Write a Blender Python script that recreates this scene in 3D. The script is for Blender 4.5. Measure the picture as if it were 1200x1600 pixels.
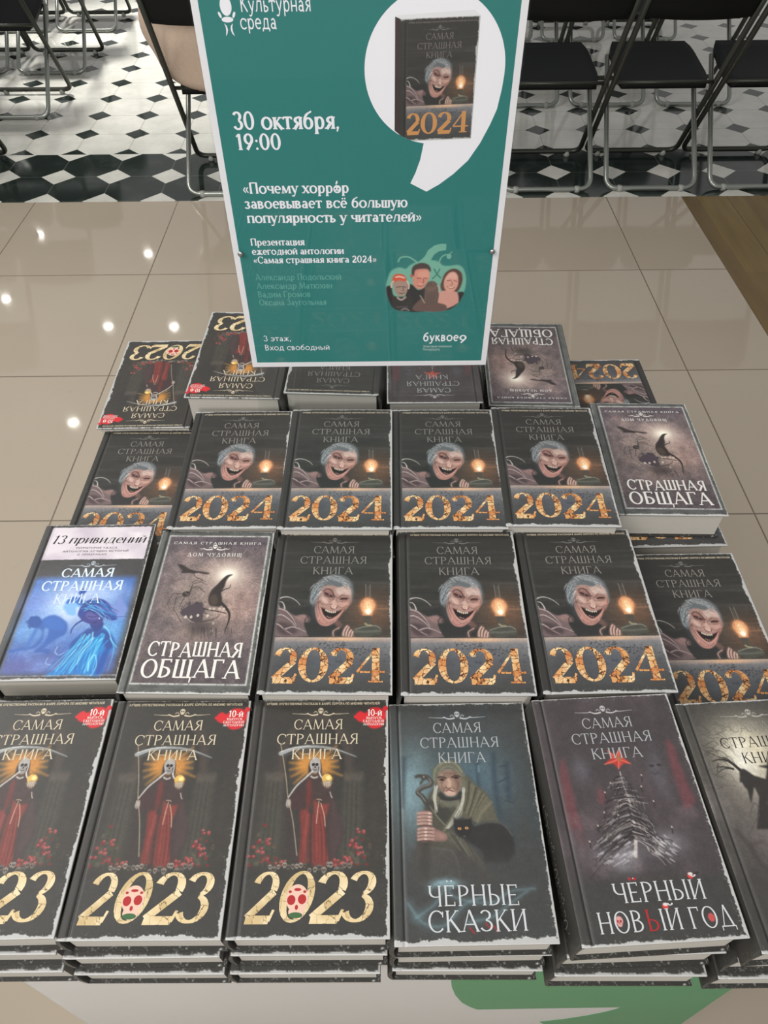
import bpy, math, random
import numpy as np
from mathutils import Matrix, Vector

# ------------------------------------------------------------------ camera, world, light
scene = bpy.context.scene
for o in list(bpy.data.objects):
    bpy.data.objects.remove(o)
COL = scene.collection

CAM_H = 1.3922
cam_data = bpy.data.cameras.new('camera')
cam = bpy.data.objects.new('camera', cam_data)
COL.objects.link(cam)
R_ = Vector((0.99995006, -0.00806739, -0.00589792))
D_ = Vector((-0.00994206, -0.74332631, -0.66885511))
F_ = Vector((0.00101184, 0.66888034, -0.7433694))
m = Matrix((R_, -D_, -F_)).transposed().to_4x4()
m.translation = (0, 0, CAM_H)
cam.matrix_world = m
cam_data.sensor_fit = 'AUTO'
cam_data.sensor_width = 36
cam_data.lens = 1135.663 * 36 / 1600
cam_data.clip_start = 0.02
scene.camera = cam

scene.view_settings.view_transform = 'Standard'
scene.view_settings.look = 'None'
scene.view_settings.gamma = 1.0
scene.view_settings.use_curve_mapping = False
scene.view_settings.exposure = 0.0

world = bpy.data.worlds.new('world')
scene.world = world
world.use_nodes = True
bg = world.node_tree.nodes['Background']
bg.inputs[0].default_value = (1.0, 0.985, 0.96, 1)
bg.inputs[1].default_value = 0.35


def area(name, loc, target, size, power, spread=180, col=(1, 0.975, 0.935)):
    l = bpy.data.lights.new(name, 'AREA')
    l.shape = 'RECTANGLE'
    l.size, l.size_y = size
    l.energy = power
    l.spread = math.radians(spread)
    l.color = col
    o = bpy.data.objects.new(name, l)
    COL.objects.link(o)
    o.location = loc
    d = Vector(target) - Vector(loc)
    o.rotation_euler = d.to_track_quat('-Z', 'Y').to_euler()
    return o


lf = bpy.data.lights.new('added_poster_spot', 'SPOT')  # added spot that brightens the poster and table, no known fixture
lf.energy = 225
lf.spot_size = math.radians(40)
lf.spot_blend = 0.6
lf.shadow_soft_size = 0.3
lf.color = (1, 0.985, 0.97)
of = bpy.data.objects.new('added_poster_spot', lf)
COL.objects.link(of)
of.location = (0.1, -2.7, 2.75)
of.rotation_euler = (Vector((0.0, 0.72, 0.95)) - Vector(of.location)).to_track_quat('-Z', 'Y').to_euler()
area('added_soft_area', (-1.6, -1.2, 3.1), (-0.3, 0.6, 0.7), (2.2, 1.2), 36, 120)  # added soft light from the upper left, not a known ceiling panel
area('added_soft_area', (-2.6, 1.6, 3.1), (-1.0, 2.2, 0), (1.0, 1.6), 34, 130)  # second added area light, brightens the left side of the floor
lsp = bpy.data.lights.new('added_floor_spot', 'SPOT')  # added spot that whitens the back-left floor, standing in for a reflection
lsp.energy = 1000
lsp.spot_size = math.radians(52)
lsp.spot_blend = 0.9
lsp.shadow_soft_size = 0.25
lsp.color = (1, 0.98, 0.93)
osp = bpy.data.objects.new('added_floor_spot', lsp)
COL.objects.link(osp)
osp.location = (-2.2, 6.4, 3.1)
osp.rotation_euler = (Vector((-1.35, 5.1, 0)) - Vector(osp.location)).to_track_quat('-Z', 'Y').to_euler()


# ------------------------------------------------------------------ small helpers
def lin(c):
    out = []
    for v in c[:3]:
        v = v / 255.0
        out.append(v / 12.92 if v <= 0.04045 else ((v + 0.055) / 1.055) ** 2.4)
    return tuple(out)


MATS = {}


def mat(name, col, rough=0.5, metal=0.0, spec=0.5, coat=0.0):
    if name in MATS:
        return MATS[name]
    mt = bpy.data.materials.new(name)
    mt.use_nodes = True
    b = mt.node_tree.nodes['Principled BSDF']
    b.inputs['Base Color'].default_value = (*lin(col), 1)
    b.inputs['Roughness'].default_value = rough
    b.inputs['Metallic'].default_value = metal
    b.inputs['Specular IOR Level'].default_value = spec
    b.inputs['Coat Weight'].default_value = coat
    MATS[name] = mt
    return mt


class NT:
    """tiny node-building helper"""
    def __init__(s, name, rough=0.5, spec=0.5):
        s.m = bpy.data.materials.new(name)
        s.m.use_nodes = True
        s.t = s.m.node_tree
        s.b = s.t.nodes['Principled BSDF']
        s.b.inputs['Roughness'].default_value = rough
        s.b.inputs['Specular IOR Level'].default_value = spec
        MATS[name] = s.m

    def n(s, typ, **kw):
        nd = s.t.nodes.new(typ)
        for k, v in kw.items():
            setattr(nd, k, v)
        return nd

    def link(s, a, b):
        s.t.links.new(a, b)

    def math(s, op, a, b=None, c=None):
        nd = s.n('ShaderNodeMath', operation=op)
        for i, v in enumerate((a, b, c)):
            if v is None:
                continue
            if isinstance(v, (int, float)):
                nd.inputs[i].default_value = v
            else:
                s.link(v, nd.inputs[i])
        return nd.outputs[0]

    def mix(s, fac, a, b):
        nd = s.n('ShaderNodeMix', data_type='RGBA')
        for i, v in ((0, fac), (6, a), (7, b)):
            if isinstance(v, (int, float)):
                nd.inputs[i].default_value = v
            elif isinstance(v, tuple):
                nd.inputs[i].default_value = (*lin(v), 1)
            else:
                s.link(v, nd.inputs[i])
        return nd.outputs[2]

    def noise(s, vec, scale, detail=4, rough=0.55):
        nd = s.n('ShaderNodeTexNoise')
        nd.inputs['Scale'].default_value = scale
        nd.inputs['Detail'].default_value = detail
        nd.inputs['Roughness'].default_value = rough
        s.link(vec, nd.inputs['Vector'])
        return nd.outputs['Fac']

    def ramp(s, v, lo, hi):
        nd = s.n('ShaderNodeMapRange')
        s.link(v, nd.inputs[0])
        nd.inputs[1].default_value = lo
        nd.inputs[2].default_value = hi
        return nd.outputs[0]

    def pos(s):
        g = s.n('ShaderNodeNewGeometry')
        x = s.n('ShaderNodeSeparateXYZ')
        s.link(g.outputs['Position'], x.inputs[0])
        return g.outputs['Position'], x.outputs

    def obj(s):
        return s.n('ShaderNodeTexCoord').outputs['Object']


class MB:
    """mesh builder: vertices, faces, material slots, optional printed colours"""
    def __init__(s):
        s.v, s.f, s.mi, s.c = [], [], [], None

    def add(s, vs, fs, mi=0):
        b = len(s.v)
        s.v.extend(vs)
        for f in fs:
            s.f.append(tuple(b + i for i in f))
            s.mi.append(mi)

    def box(s, lo, hi, mi=0):
        x0, y0, z0 = lo
        x1, y1, z1 = hi
        s.add([(x0, y0, z0), (x1, y0, z0), (x1, y1, z0), (x0, y1, z0), (x0, y0, z1), (x1, y0, z1), (x1, y1, z1), (x0, y1, z1)],
              [(0, 3, 2, 1), (4, 5, 6, 7), (0, 1, 5, 4), (1, 2, 6, 5), (2, 3, 7, 6), (3, 0, 4, 7)], mi)

    def tube(s, pts, r, seg=10, mi=0, flat=1.0):
        pts = [Vector(p) for p in pts]
        n = len(pts)
        vs, fs = [], []
        up = None
        for i, p in enumerate(pts):
            t = (pts[min(i + 1, n - 1)] - pts[max(i - 1, 0)]).normalized()
            if up is None:
                up = Vector((0, 0, 1)) if abs(t.z) < 0.9 else Vector((0, 1, 0))
            a = t.cross(up).normalized()
            b = a.cross(t).normalized()
            up = b
            for k in range(seg):
                an = 2 * math.pi * k / seg
                q = p + a * (r * math.cos(an)) + b * (r * flat * math.sin(an))
                vs.append(tuple(q))
        for i in range(n - 1):
            for k in range(seg):
                k2 = (k + 1) % seg
                fs.append((i * seg + k, i * seg + k2, (i + 1) * seg + k2, (i + 1) * seg + k))
        fs.append(tuple(range(seg))[::-1])
        fs.append(tuple((n - 1) * seg + k for k in range(seg)))
        s.add(vs, fs, mi)

    def lathe(s, prof, seg=24, mi=0):
        vs, fs = [], []
        for r, z in prof:
            for k in range(seg):
                a = 2 * math.pi * k / seg
                vs.append((r * math.cos(a), r * math.sin(a), z))
        for i in range(len(prof) - 1):
            for k in range(seg):
                k2 = (k + 1) % seg
                fs.append((i * seg + k, i * seg + k2, (i + 1) * seg + k2, (i + 1) * seg + k))
        fs.append(tuple(range(seg))[::-1])
        fs.append(tuple((len(prof) - 1) * seg + k for k in range(seg)))
        s.add(vs, fs, mi)

    def mesh(s, name, mats, smooth=False):
        me = bpy.data.meshes.new(name)
        me.from_pydata([tuple(v) for v in s.v], [], s.f)
        for mm in mats:
            me.materials.append(mm)
        me.polygons.foreach_set('material_index', s.mi)
        if smooth:
            me.polygons.foreach_set('use_smooth', [True] * len(s.f))
        me.update()
        return me

    def build(s, name, mats, parent=None, smooth=False, bevel=0):
        if not isinstance(mats, (list, tuple)):
            mats = [mats]
        return link(name, s.mesh(name, mats, smooth), parent, bevel)


def link(name, me, parent=None, bevel=0):
    o = bpy.data.objects.new(name, me)
    COL.objects.link(o)
    if parent:
        o.parent = parent
    if bevel:
        b = o.modifiers.new('bevel', 'BEVEL')
        b.width = bevel
        b.segments = 2
        b.limit_method = 'ANGLE'
    return o


def tag(o, label=None, cat=None, group=None, kind=None):
    for k, v in (('label', label), ('category', cat), ('group', group), ('kind', kind)):
        if v:
            o[k] = v
    return o


def thing(name, label, cat, loc=(0, 0, 0), rz=0, group=None):
    o = bpy.data.objects.new(name, None)
    COL.objects.link(o)
    o.location = loc
    o.rotation_euler = (0, 0, rz)
    o.empty_display_size = 0.05
    return tag(o, label, cat, group)


# ------------------------------------------------------------------ lettering: letters are built as strokes
def A(*a):
    return ('a',) + a


def Lt(x0, y0, x1, y1):
    return ('l', x0, y0, x1, y1, 1)


def Ln(x0, y0, x1, y1):
    return ('l', x0, y0, x1, y1, 0)


def S(*xy):
    return [('s', xy[i], xy[i + 1]) for i in range(0, len(xy), 2)]


STEM = [Lt(.14, 0, .14, 1)]
E_ = STEM + [Ln(.14, .97, .58, .97), Ln(.14, .5, .5, .5), Ln(.14, .03, .6, .03), Ln(.57, 1, .57, .82), Ln(.6, 0, .6, .2)] + S(.14, 0, .14, 1)
I_ = [Lt(.14, 0, .14, 1), Lt(.7, 0, .7, 1), Ln(.14, .02, .7, .98)] + S(.14, 0, .14, 1, .7, 0, .7, 1)
MSIGN = STEM + [A(.3, .27, .3, .25, -90, 90), Ln(.14, .52, .3, .52), Ln(.14, .02, .3, .02)] + S(.14, 0, .14, 1)
SH = [Lt(.14, 0, .14, 1), Lt(.52, 0, .52, 1), Lt(.9, 0, .9, 1), Ln(.14, .03, .9, .03)] + S(.14, 1, .52, 1, .9, 1)
Z_ = [A(.28, .76, .25, .22, -90, 155), A(.28, .27, .3, .25, -155, 90)]
G = {
 'А': (.88, [Ln(.07, 0, .42, 1), Lt(.42, 1, .8, 0), Ln(.19, .33, .66, .33)] + S(.07, 0, .8, 0)),
 'Б': (.72, STEM + [Ln(.14, .97, .6, .97), Ln(.6, 1, .6, .82), A(.3, .29, .32, .27, -90, 90), Ln(.14, .56, .3, .56), Ln(.14, .02, .3, .02)] + S(.14, 0, .14, 1)),
 'В': (.74, STEM + [A(.3, .76, .27, .22, -90, 90), Ln(.14, .98, .3, .98), Ln(.14, .53, .3, .53), A(.3, .28, .34, .26, -90, 90), Ln(.14, .02, .3, .02)] + S(.14, 0, .14, 1)),
 'Г': (.66, STEM + [Ln(.14, .97, .6, .97), Ln(.6, 1, .6, .8)] + S(.14, 0, .14, 1)),
 'Д': (.88, [Ln(.16, .02, .42, 1), Lt(.42, 1, .74, .02), Ln(.03, .02, .86, .02), Ln(.05, .02, .05, -.17), Ln(.84, .02, .84, -.17)]),
 'Е': (.7, E_), 'Ё': (.7, E_ + [('d', .25, 1.2), ('d', .48, 1.2)]),
 'Ж': (1.04, [Lt(.52, 0, .52, 1), Ln(.52, .5, .1, 1), Lt(.52, .5, .08, 0), Ln(.52, .5, .94, 1), Lt(.52, .5, .96, 0)] + S(.52, 0, .52, 1, .1, 0, .94, 0)),
 'З': (.66, Z_), 'И': (.84, I_), 'Й': (.84, I_ + [A(.42, 1.26, .15, .12, 190, 350)]),
 'К': (.76, STEM + [Ln(.16, .46, .6, 1), Lt(.28, .58, .7, 0)] + S(.14, 0, .14, 1, .6, 1, .7, 0)),
 'Л': (.84, [Ln(.07, 0, .4, 1), Lt(.4, 1, .76, 0)] + S(.07, 0, .76, 0)),
 'М': (1.04, [Ln(.1, 0, .18, 1), Lt(.18, 1, .52, .03), Ln(.52, .03, .86, 1), Lt(.86, 1, .94, 0)] + S(.1, 0, .94, 0)),
 'Н': (.86, [Lt(.14, 0, .14, 1), Lt(.72, 0, .72, 1), Ln(.14, .5, .72, .5)] + S(.14, 0, .14, 1, .72, 0, .72, 1)),
 'О': (.94, [A(.47, .5, .4, .5, 0, 360)]),
 'П': (.86, [Lt(.14, 0, .14, 1), Lt(.72, 0, .72, 1), Ln(.14, .97, .72, .97)] + S(.14, 0, .72, 0)),
 'Р': (.68, STEM + [A(.3, .74, .3, .24, -90, 90), Ln(.14, .98, .3, .98), Ln(.14, .48, .3, .48)] + S(.14, 0, .14, 1)),
 'С': (.82, [A(.47, .5, .4, .5, 42, 318), Ln(.77, .68, .78, .95)]),
 'Т': (.76, [Lt(.38, 0, .38, 1), Ln(.05, .97, .71, .97), Ln(.05, 1, .05, .8), Ln(.71, 1, .71, .8)] + S(.38, 0)),
 'У': (.76, [Lt(.08, 1, .42, .35), Ln(.7, 1, .36, .12), A(.22, .14, .14, .13, 180, 345)] + S(.08, 1, .7, 1)),
 'Х': (.78, [Lt(.1, 1, .7, 0), Ln(.7, 1, .08, 0)] + S(.1, 1, .7, 1, .08, 0, .7, 0)),
 'Ц': (.86, [Lt(.14, 0, .14, 1), Lt(.68, 0, .68, 1), Ln(.14, .03, .82, .03), Ln(.82, .03, .82, -.2)] + S(.14, 1, .68, 1)),
 'Ч': (.8, [Lt(.66, 0, .66, 1), Lt(.14, 1, .14, .62), A(.4, .64, .26, .2, 180, 270), Ln(.38, .44, .66, .46)] + S(.66, 0, .66, 1, .14, 1)),
 'Ш': (1.04, SH), 'Щ': (1.1, SH + [Ln(.9, .03, 1.05, .03), Ln(1.05, .03, 1.02, -.25)]),
 'Ь': (.68, MSIGN), 'Ъ': (.78, [Ln(.02, .97, .2, .97)] + MSIGN),
 'Ы': (.98, MSIGN + [Lt(.84, 0, .84, 1)] + S(.84, 0, .84, 1)),
 'Э': (.8, [A(.34, .5, .4, .5, -138, 138), Ln(.25, .5, .72, .5)]),
 'Ю': (1.2, STEM + [Ln(.14, .5, .4, .5), A(.75, .5, .36, .5, 0, 360)] + S(.14, 0, .14, 1)),
 'Я': (.78, [Lt(.62, 0, .62, 1), A(.44, .74, .3, .24, 90, 270), Ln(.44, .98, .62, .98), Ln(.44, .48, .62, .48), Lt(.42, .48, .1, 0)] + S(.62, 0, .62, 1, .1, 0)),
 'а': (.62, [Lt(.48, 0, .48, .46), A(.3, .45, .18, .21, 0, 155), A(.28, .2, .2, .18, 0, 360), Ln(.48, .02, .58, .02)]),
 'б': (.68, [A(.34, .32, .27, .31, 0, 360), A(.44, .4, .37, .5, 100, 190), Ln(.38, .88, .58, .98)]),
 'е': (.64, [A(.33, .34, .27, .33, 0, 312), Ln(.08, .36, .6, .36)]),
 'ё': (.64, [A(.33, .34, .27, .33, 0, 312), Ln(.08, .36, .6, .36), ('d', .22, .86), ('d', .44, .86)]),
 'р': (.7, [Lt(.14, -.28, .14, .68), A(.37, .34, .25, .33, 0, 360)] + S(.14, -.28)),
 'у': (.64, [Lt(.08, .68, .34, .06), Ln(.58, .68, .26, -.2), A(.15, -.17, .11, .1, 190, 350)] + S(.08, .68, .58, .68)),
 'л': (.72, [Ln(.12, .06, .24, .66), Ln(.22, .65, .58, .65), Lt(.58, 0, .58, .68), Ln(.02, .03, .12, .08)] + S(.58, 0)),
 'д': (.76, [Ln(.18, .03, .28, .66), Ln(.26, .65, .58, .65), Lt(.58, .03, .58, .68), Ln(.05, .03, .72, .03), Ln(.07, .03, .07, -.16), Ln(.7, .03, .7, -.16)]),
 'м': (.9, [Ln(.12, 0, .16, .68), Lt(.16, .68, .44, .05), Ln(.44, .05, .72, .68), Lt(.74, .68, .78, 0)] + S(.12, 0, .78, 0)),
 'ф': (.9, [Lt(.45, -.28, .45, 1), A(.45, .34, .36, .33, 0, 360)]),
 '«': (.62, [Ln(.3, .58, .1, .34), Ln(.1, .34, .3, .1), Ln(.54, .58, .34, .34), Ln(.34, .34, .54, .1)]),
 '»': (.62, [Ln(.1, .58, .3, .34), Ln(.3, .34, .1, .1), Ln(.34, .58, .54, .34), Ln(.54, .34, .34, .1)]),
 ',': (.26, [('d', .13, .06), Ln(.15, .05, .08, -.15)]), '.': (.26, [('d', .13, .06)]), ':': (.28, [('d', .14, .08), ('d', .14, .56)]),
 '-': (.4, [Ln(.06, .36, .34, .36)]), ' ': (.34, []),
 '|': (.3, STEM + S(.14, 0, .14, 1)),
 '0': (.72, [A(.36, .5, .29, .49, 0, 360)]),
 '1': (.5, [Lt(.28, 0, .28, 1), Ln(.08, .82, .28, .97)] + S(.28, 0)),
 '2': (.7, [A(.34, .7, .25, .28, -18, 165), Lt(.57, .6, .1, .08), ('l', .08, .05, .6, .05, 1), Ln(.6, .02, .65, .24)]),
 '3': (.66, [A(.32, .75, .24, .23, -75, 160), A(.32, .27, .28, .26, -160, 80)]),
 '4': (.74, [Lt(.5, 0, .5, 1), Ln(.5, .98, .06, .3), Ln(.06, .3, .72, .3)] + S(.5, 0)),
 '9': (.7, [A(.35, .68, .27, .31, 0, 360), Lt(.6, .6, .2, .02)]),
}
for ch in 'вгжзийкнопстхцчшщъыьэюя':
    adv, pr = G[ch.upper()]
    out = []
    for p in pr:
        if p[0] == 'l':
            out.append(('l', p[1] * .8, p[2] * .68, p[3] * .8, p[4] * .68, p[5]))
        elif p[0] == 'a':
            out.append(('a', p[1] * .8, p[2] * .68, p[3] * .8, p[4] * .68, p[5], p[6]))
        else:
            out.append((p[0], p[1] * .8, p[2] * .68))
    G[ch] = (adv * .8, out)

STYLES = {  # thick, thin, serif half-width, slant, tracking
    'roman': (.105, .05, .10, 0, .06), 'roman_italic': (.105, .05, .10, .18, .06), 'horror': (.16, .075, .12, 0, .06),
    'slab': (.19, .10, .14, 0, .04), 'slab_small': (.15, .09, .12, 0, .05), 'sans': (.11, .1, 0, 0, .05), 'sans_bold': (.16, .14, 0, 0, .07),
    'numeral': (.18, .06, .17, 0, .07), 'numeral_italic': (.165, .06, 0, .2, .02), 'wide': (.13, .07, .09, 0, .28), 'hair': (.12, .08, .1, 0, .05),
    'tiny': (.2, .14, .12, 0, .12), 'script': (.15, .05, .08, .25, .04),
}


def text_polys(s, x0, x1, base, cap, style, seed=0, jit=0.0):
    """quads (lists of 2-D points in mm, y downwards) of a line of letters fitted between x0 and x1"""
    T, N, sh, slant, trk = STYLES[style]
    total = sum(G[c][0] for c in s) + trk * (len(s) - 1)
    w = (x1 - x0) / (total * cap)
    rnd = random.Random(seed)
    polys = []
    px = 0.0

    def P(x, y):
        return (x0 + (px + x + slant * y) * cap * w, base - y * cap)

    for c in s:
        adv, pr = G[c]
        jy = rnd.uniform(-jit, jit)
        for p in pr:
            if p[0] == 'l':
                _, ax, ay, bx, by, th = p
                wd = (T if th else N) / 2
                dx, dy = bx - ax, by - ay
                l = math.hypot(dx, dy) or 1
                nx, ny = -dy / l * wd, dx / l * wd
                polys.append([P(ax + nx, ay + ny + jy), P(bx + nx, by + ny + jy), P(bx - nx, by - ny + jy), P(ax - nx, ay - ny + jy)])
            elif p[0] == 'a':
                _, cx, cy, rx, ry, a0, a1 = p
                n = max(6, int(abs(a1 - a0) / 15))
                prev = None
                for i in range(n + 1):
                    a = math.radians(a0 + (a1 - a0) * i / n)
                    wd = (N + (T - N) * abs(math.cos(a)) ** 1.3) / 2
                    o_ = P(cx + (rx + wd * .6) * math.cos(a), cy + (ry + wd * .6) * math.sin(a) + jy)
                    i_ = P(cx + (rx - wd * 1.4) * math.cos(a), cy + (ry - wd * 1.4) * math.sin(a) + jy)
                    if prev:
                        polys.append([prev[0], o_, i_, prev[1]])
                    prev = (o_, i_)
            elif p[0] == 's' and sh:
                _, x, y = p
                h = N * .75
                ya, yb = (y, y + h) if y < .5 else (y - h, y)
                polys.append([P(x - sh, ya + jy), P(x + sh, ya + jy), P(x + sh, yb + jy), P(x - sh, yb + jy)])
            elif p[0] == 'd':
                _, x, y = p
                r = max(N, T * .6) * .72
                polys.append([P(x + r * math.cos(k * math.pi / 4) / max(w, .5), y + r * math.sin(k * math.pi / 4) + jy) for k in range(8)])
        px += adv + trk
    return polys


# ------------------------------------------------------------------ painter for printed artwork
def blur(a, r):
    r = int(round(r))
    if r < 1:
        return a
    for _ in range(2):
        for ax in (0, 1):
            k = 2 * r + 1
            pad = [(0, 0), (0, 0)]
            pad[ax] = (r + 1, r)
            c = np.cumsum(np.pad(a, pad, mode='edge'), axis=ax)
            if ax == 0:
                a = (c[k:] - c[:-k]) / k
            else:
                a = (c[:, k:] - c[:, :-k]) / k
    return a


class Canvas:
    def __init__(s, w, h, res, bgc, seed=1):
        s.w, s.h, s.res = w, h, res
        s.nx, s.ny = int(w * res) + 1, int(h * res) + 1
        s.px = np.empty((s.ny, s.nx, 3))
        s.px[:] = bgc
        s.X, s.Y = np.meshgrid(np.linspace(0, w, s.nx), np.linspace(0, h, s.ny))
        s.rs = np.random.RandomState(seed)

    def fbm(s, sx, sy, octv=4):
        out = np.zeros((s.ny, s.nx))
        amp = tot = 0
        amp = 1.0
        for _ in range(octv):
            gx, gy = max(2, int(s.w / sx) + 2), max(2, int(s.h / sy) + 2)
            g = s.rs.rand(gy, gx)
            fx, fy = s.X / s.w * (gx - 1.001), s.Y / s.h * (gy - 1.001)
            ix, iy = fx.astype(int), fy.astype(int)
            tx, ty = fx - ix, fy - iy
            tx, ty = tx * tx * (3 - 2 * tx), ty * ty * (3 - 2 * ty)
            out += amp * ((g[iy, ix] * (1 - tx) + g[iy, ix + 1] * tx) * (1 - ty) + (g[iy + 1, ix] * (1 - tx) + g[iy + 1, ix + 1] * tx) * ty)
            tot += amp
            amp *= .55
            sx, sy = sx / 2, sy / 2
        return out / tot

    def put(s, mask, col, a=1.0):
        mk = np.clip(mask * a, 0, 1)[..., None]
        s.px = s.px * (1 - mk) + np.asarray(col, float) * mk

    def win(s, pts, pad):
        xs, ys = [p[0] for p in pts], [p[1] for p in pts]
        x0, x1 = int(max(0, (min(xs) - pad) * s.res)), int(min(s.nx, (max(xs) + pad) * s.res + 2))
        y0, y1 = int(max(0, (min(ys) - pad) * s.res)), int(min(s.ny, (max(ys) + pad) * s.res + 2))
        return slice(y0, y1), slice(x0, x1)

    def sub(s, w, mask, col, a):
        mk = np.clip(mask * a, 0, 1)[..., None]
        s.px[w] = s.px[w] * (1 - mk) + np.asarray(col, float) * mk

    def poly(s, pts, col, a=1.0, soft=0.0, smooth=True):
        if smooth:
            pts = spline(pts, True)
        w = s.win(pts, soft * 3 + 1)
        X, Y = s.X[w], s.Y[w]
        if X.size == 0:
            return
        acc = np.zeros(X.shape)
        q = .33 / s.res
        for ox, oy in ((-q, -q), (q, -q), (q, q), (-q, q), (0, 0)):
            ins = np.zeros(X.shape, bool)
            for i in range(len(pts)):
                (ax, ay), (bx, by) = pts[i - 1], pts[i]
                if ay == by:
                    continue
                cr = ((ay > Y + oy) != (by > Y + oy)) & (X + ox < (bx - ax) * (Y + oy - ay) / (by - ay) + ax)
                ins ^= cr
            acc += ins
        s.sub(w, blur(acc / 5, soft * s.res), col, a)

    def stroke(s, pts, wd, col, a=1.0, soft=None, w2=None, smooth=True):
        if smooth and len(pts) > 2:
            pts = spline(pts, False)
        w2 = wd if w2 is None else w2
        soft = .6 / s.res if soft is None else soft
        w = s.win(pts, max(wd, w2) + soft * 2)
        X, Y = s.X[w], s.Y[w]
        if X.size == 0:
            return
        best = np.zeros(X.shape)
        n = len(pts) - 1
        for i in range(n):
            (ax, ay), (bx, by) = pts[i], pts[i + 1]
            dx, dy = bx - ax, by - ay
            t = np.clip(((X - ax) * dx + (Y - ay) * dy) / (dx * dx + dy * dy + 1e-9), 0, 1)
            d = np.hypot(X - ax - t * dx, Y - ay - t * dy)
            r = (wd + (w2 - wd) * (i + t) / n) / 2
            best = np.maximum(best, np.clip((r + soft - d) / (2 * soft), 0, 1))
        s.sub(w, best, col, a)

    def ell(s, cx, cy, rx, ry, col, a=1.0, soft=.6, rot=0):
        c, n = math.cos(math.radians(rot)), math.sin(math.radians(rot))
        R = max(rx, ry) + soft * 2
        w = s.win([(cx - R, cy - R), (cx + R, cy + R)], 1)
        u, v = s.X[w] - cx, s.Y[w] - cy
        if u.size == 0:
            return
        d = np.hypot((u * c + v * n) / rx, (-u * n + v * c) / ry)
        s.sub(w, np.clip((1 - d) * min(rx, ry) / soft + .5, 0, 1), col, a)

    def glow(s, cx, cy, rx, ry, col, a=1.0, p=1.0):
        d = ((s.X - cx) / rx) ** 2 + ((s.Y - cy) / ry) ** 2
        s.put(np.exp(-d * p), col, a)

    def vgrad(s, y0, y1, c0, c1, x0=-1, x1=999, a=1.0):
        t = np.clip((s.Y - y0) / (y1 - y0), 0, 1)[..., None]
        col = np.asarray(c0, float) * (1 - t) + np.asarray(c1, float) * t
        mk = ((s.Y >= y0) & (s.Y <= y1) & (s.X >= x0) & (s.X <= x1))[..., None] * a
        s.px = s.px * (1 - mk) + col * mk

    def tex(s, sx, sy, amt, octv=4):
        s.px = np.clip(s.px * (1 + 1.2 * amt * (s.fbm(1.1, 1.1, 2)[..., None] * 2 - 1)), 0, 255)
        s.px = np.clip(s.px * (1 + amt * (s.fbm(sx, sy, octv)[..., None] * 2 - 1)), 0, 255)

    def scuff(s, col=(188, 188, 186), right=2.4, bottom=2.6, top=1.4, left=0.0, amt=1.0):
        """worn pale printed edge with brushy spikes"""
        f = s.fbm(3, 3, 3)
        f2 = s.fbm(1.2, 1.2, 2)
        big = s.fbm(16, 16, 2)
        e = np.full((s.ny, s.nx), 99.0)
        for d, wd in ((s.w - s.X, right), (s.h - s.Y, bottom), (s.Y, top), (s.X, left)):
            if wd > 0:
                e = np.minimum(e, d - wd * (.55 + 1.5 * np.clip(big - .42, 0, 1) * 2 * f))
        mk = np.clip((-e) * 1.6 + .5 + (f2 - .5) * 2.2 * amt, 0, 1)
        s.put(mk, col, .95)
        spk = np.clip((f2 - .72) * 9, 0, 1) * np.clip(1 - e / 4.5, 0, 1)
        s.put(spk, col, .7)


def spline(pts, closed):
    n = len(pts)
    out = []
    rng = range(n if closed else n - 1)
    for i in rng:
        if closed:
            p0, p1, p2, p3 = pts[i - 1], pts[i], pts[(i + 1) % n], pts[(i + 2) % n]
        else:
            p0, p1, p2, p3 = pts[max(i - 1, 0)], pts[i], pts[i + 1], pts[min(i + 2, n - 1)]
        for k in range(6):
            t = k / 6
            out.append(tuple(.5 * (2 * p1[j] + (p2[j] - p0[j]) * t + (2 * p0[j] - 5 * p1[j] + 4 * p2[j] - p3[j]) * t * t + (3 * p1[j] - p0[j] - 3 * p2[j] + p3[j]) * t ** 3) for j in (0, 1)))
    if not closed:
        out.append(tuple(pts[-1]))
    return out


def hinge(c, base=(58, 57, 54), dark=(20, 20, 19)):
    """pressed joint beside the spine: groove shade and lit ridge put into the colour"""
    c.put(np.exp(-((c.X - 8.2) / 1.0) ** 2), dark, .75)
    c.put(np.exp(-((c.X - 4.0) / 2.2) ** 2), base, .35)
    c.put(np.exp(-((c.X - 11.0) / .7) ** 2), (95, 94, 90), .25)


def ornament(c, cx, y, col, half=27, a=1.0):
    for sg in (-1, 1):
        c.stroke([(cx + sg * 3, y + 1.2), (cx + sg * 8, y + 2.0), (cx + sg * 13, y + .2)], 1.6, col, a, w2=.9)
        c.stroke([(cx + sg * 12, y + .2), (cx + sg * 15, y + .9), (cx + sg * half, y + .3)], 1.0, col, a, w2=.3)
        c.stroke([(cx + sg * 3, y - .4), (cx + sg * 5, y - 2), (cx + sg * 6.5, y - .6)], .6, col, a)
    c.ell(cx, y - 3, 2.5, 2.6, col, a)
    c.ell(cx, y - .6, 1.5, 1.0, col, a)
    c.ell(cx - 1, y - 2.9, .7, .8, (40, 40, 40), .8 * a)
    c.ell(cx + 1, y - 2.9, .7, .8, (40, 40, 40), .8 * a)


TOPLINE = 'ЛУЧШИЕ ОТЕЧЕСТВЕННЫЕ РАССКАЗЫ В ЖАНРЕ ХОРРОРА ПО МНЕНИЮ ЧИТАТЕЛЕЙ'
# ------------------------------------------------------------------ the printed covers (mm: x from the spine, y from the head)
BW, BH = 130.0, 206.0
RES = 2.1
BASE = (46, 45, 42)


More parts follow.
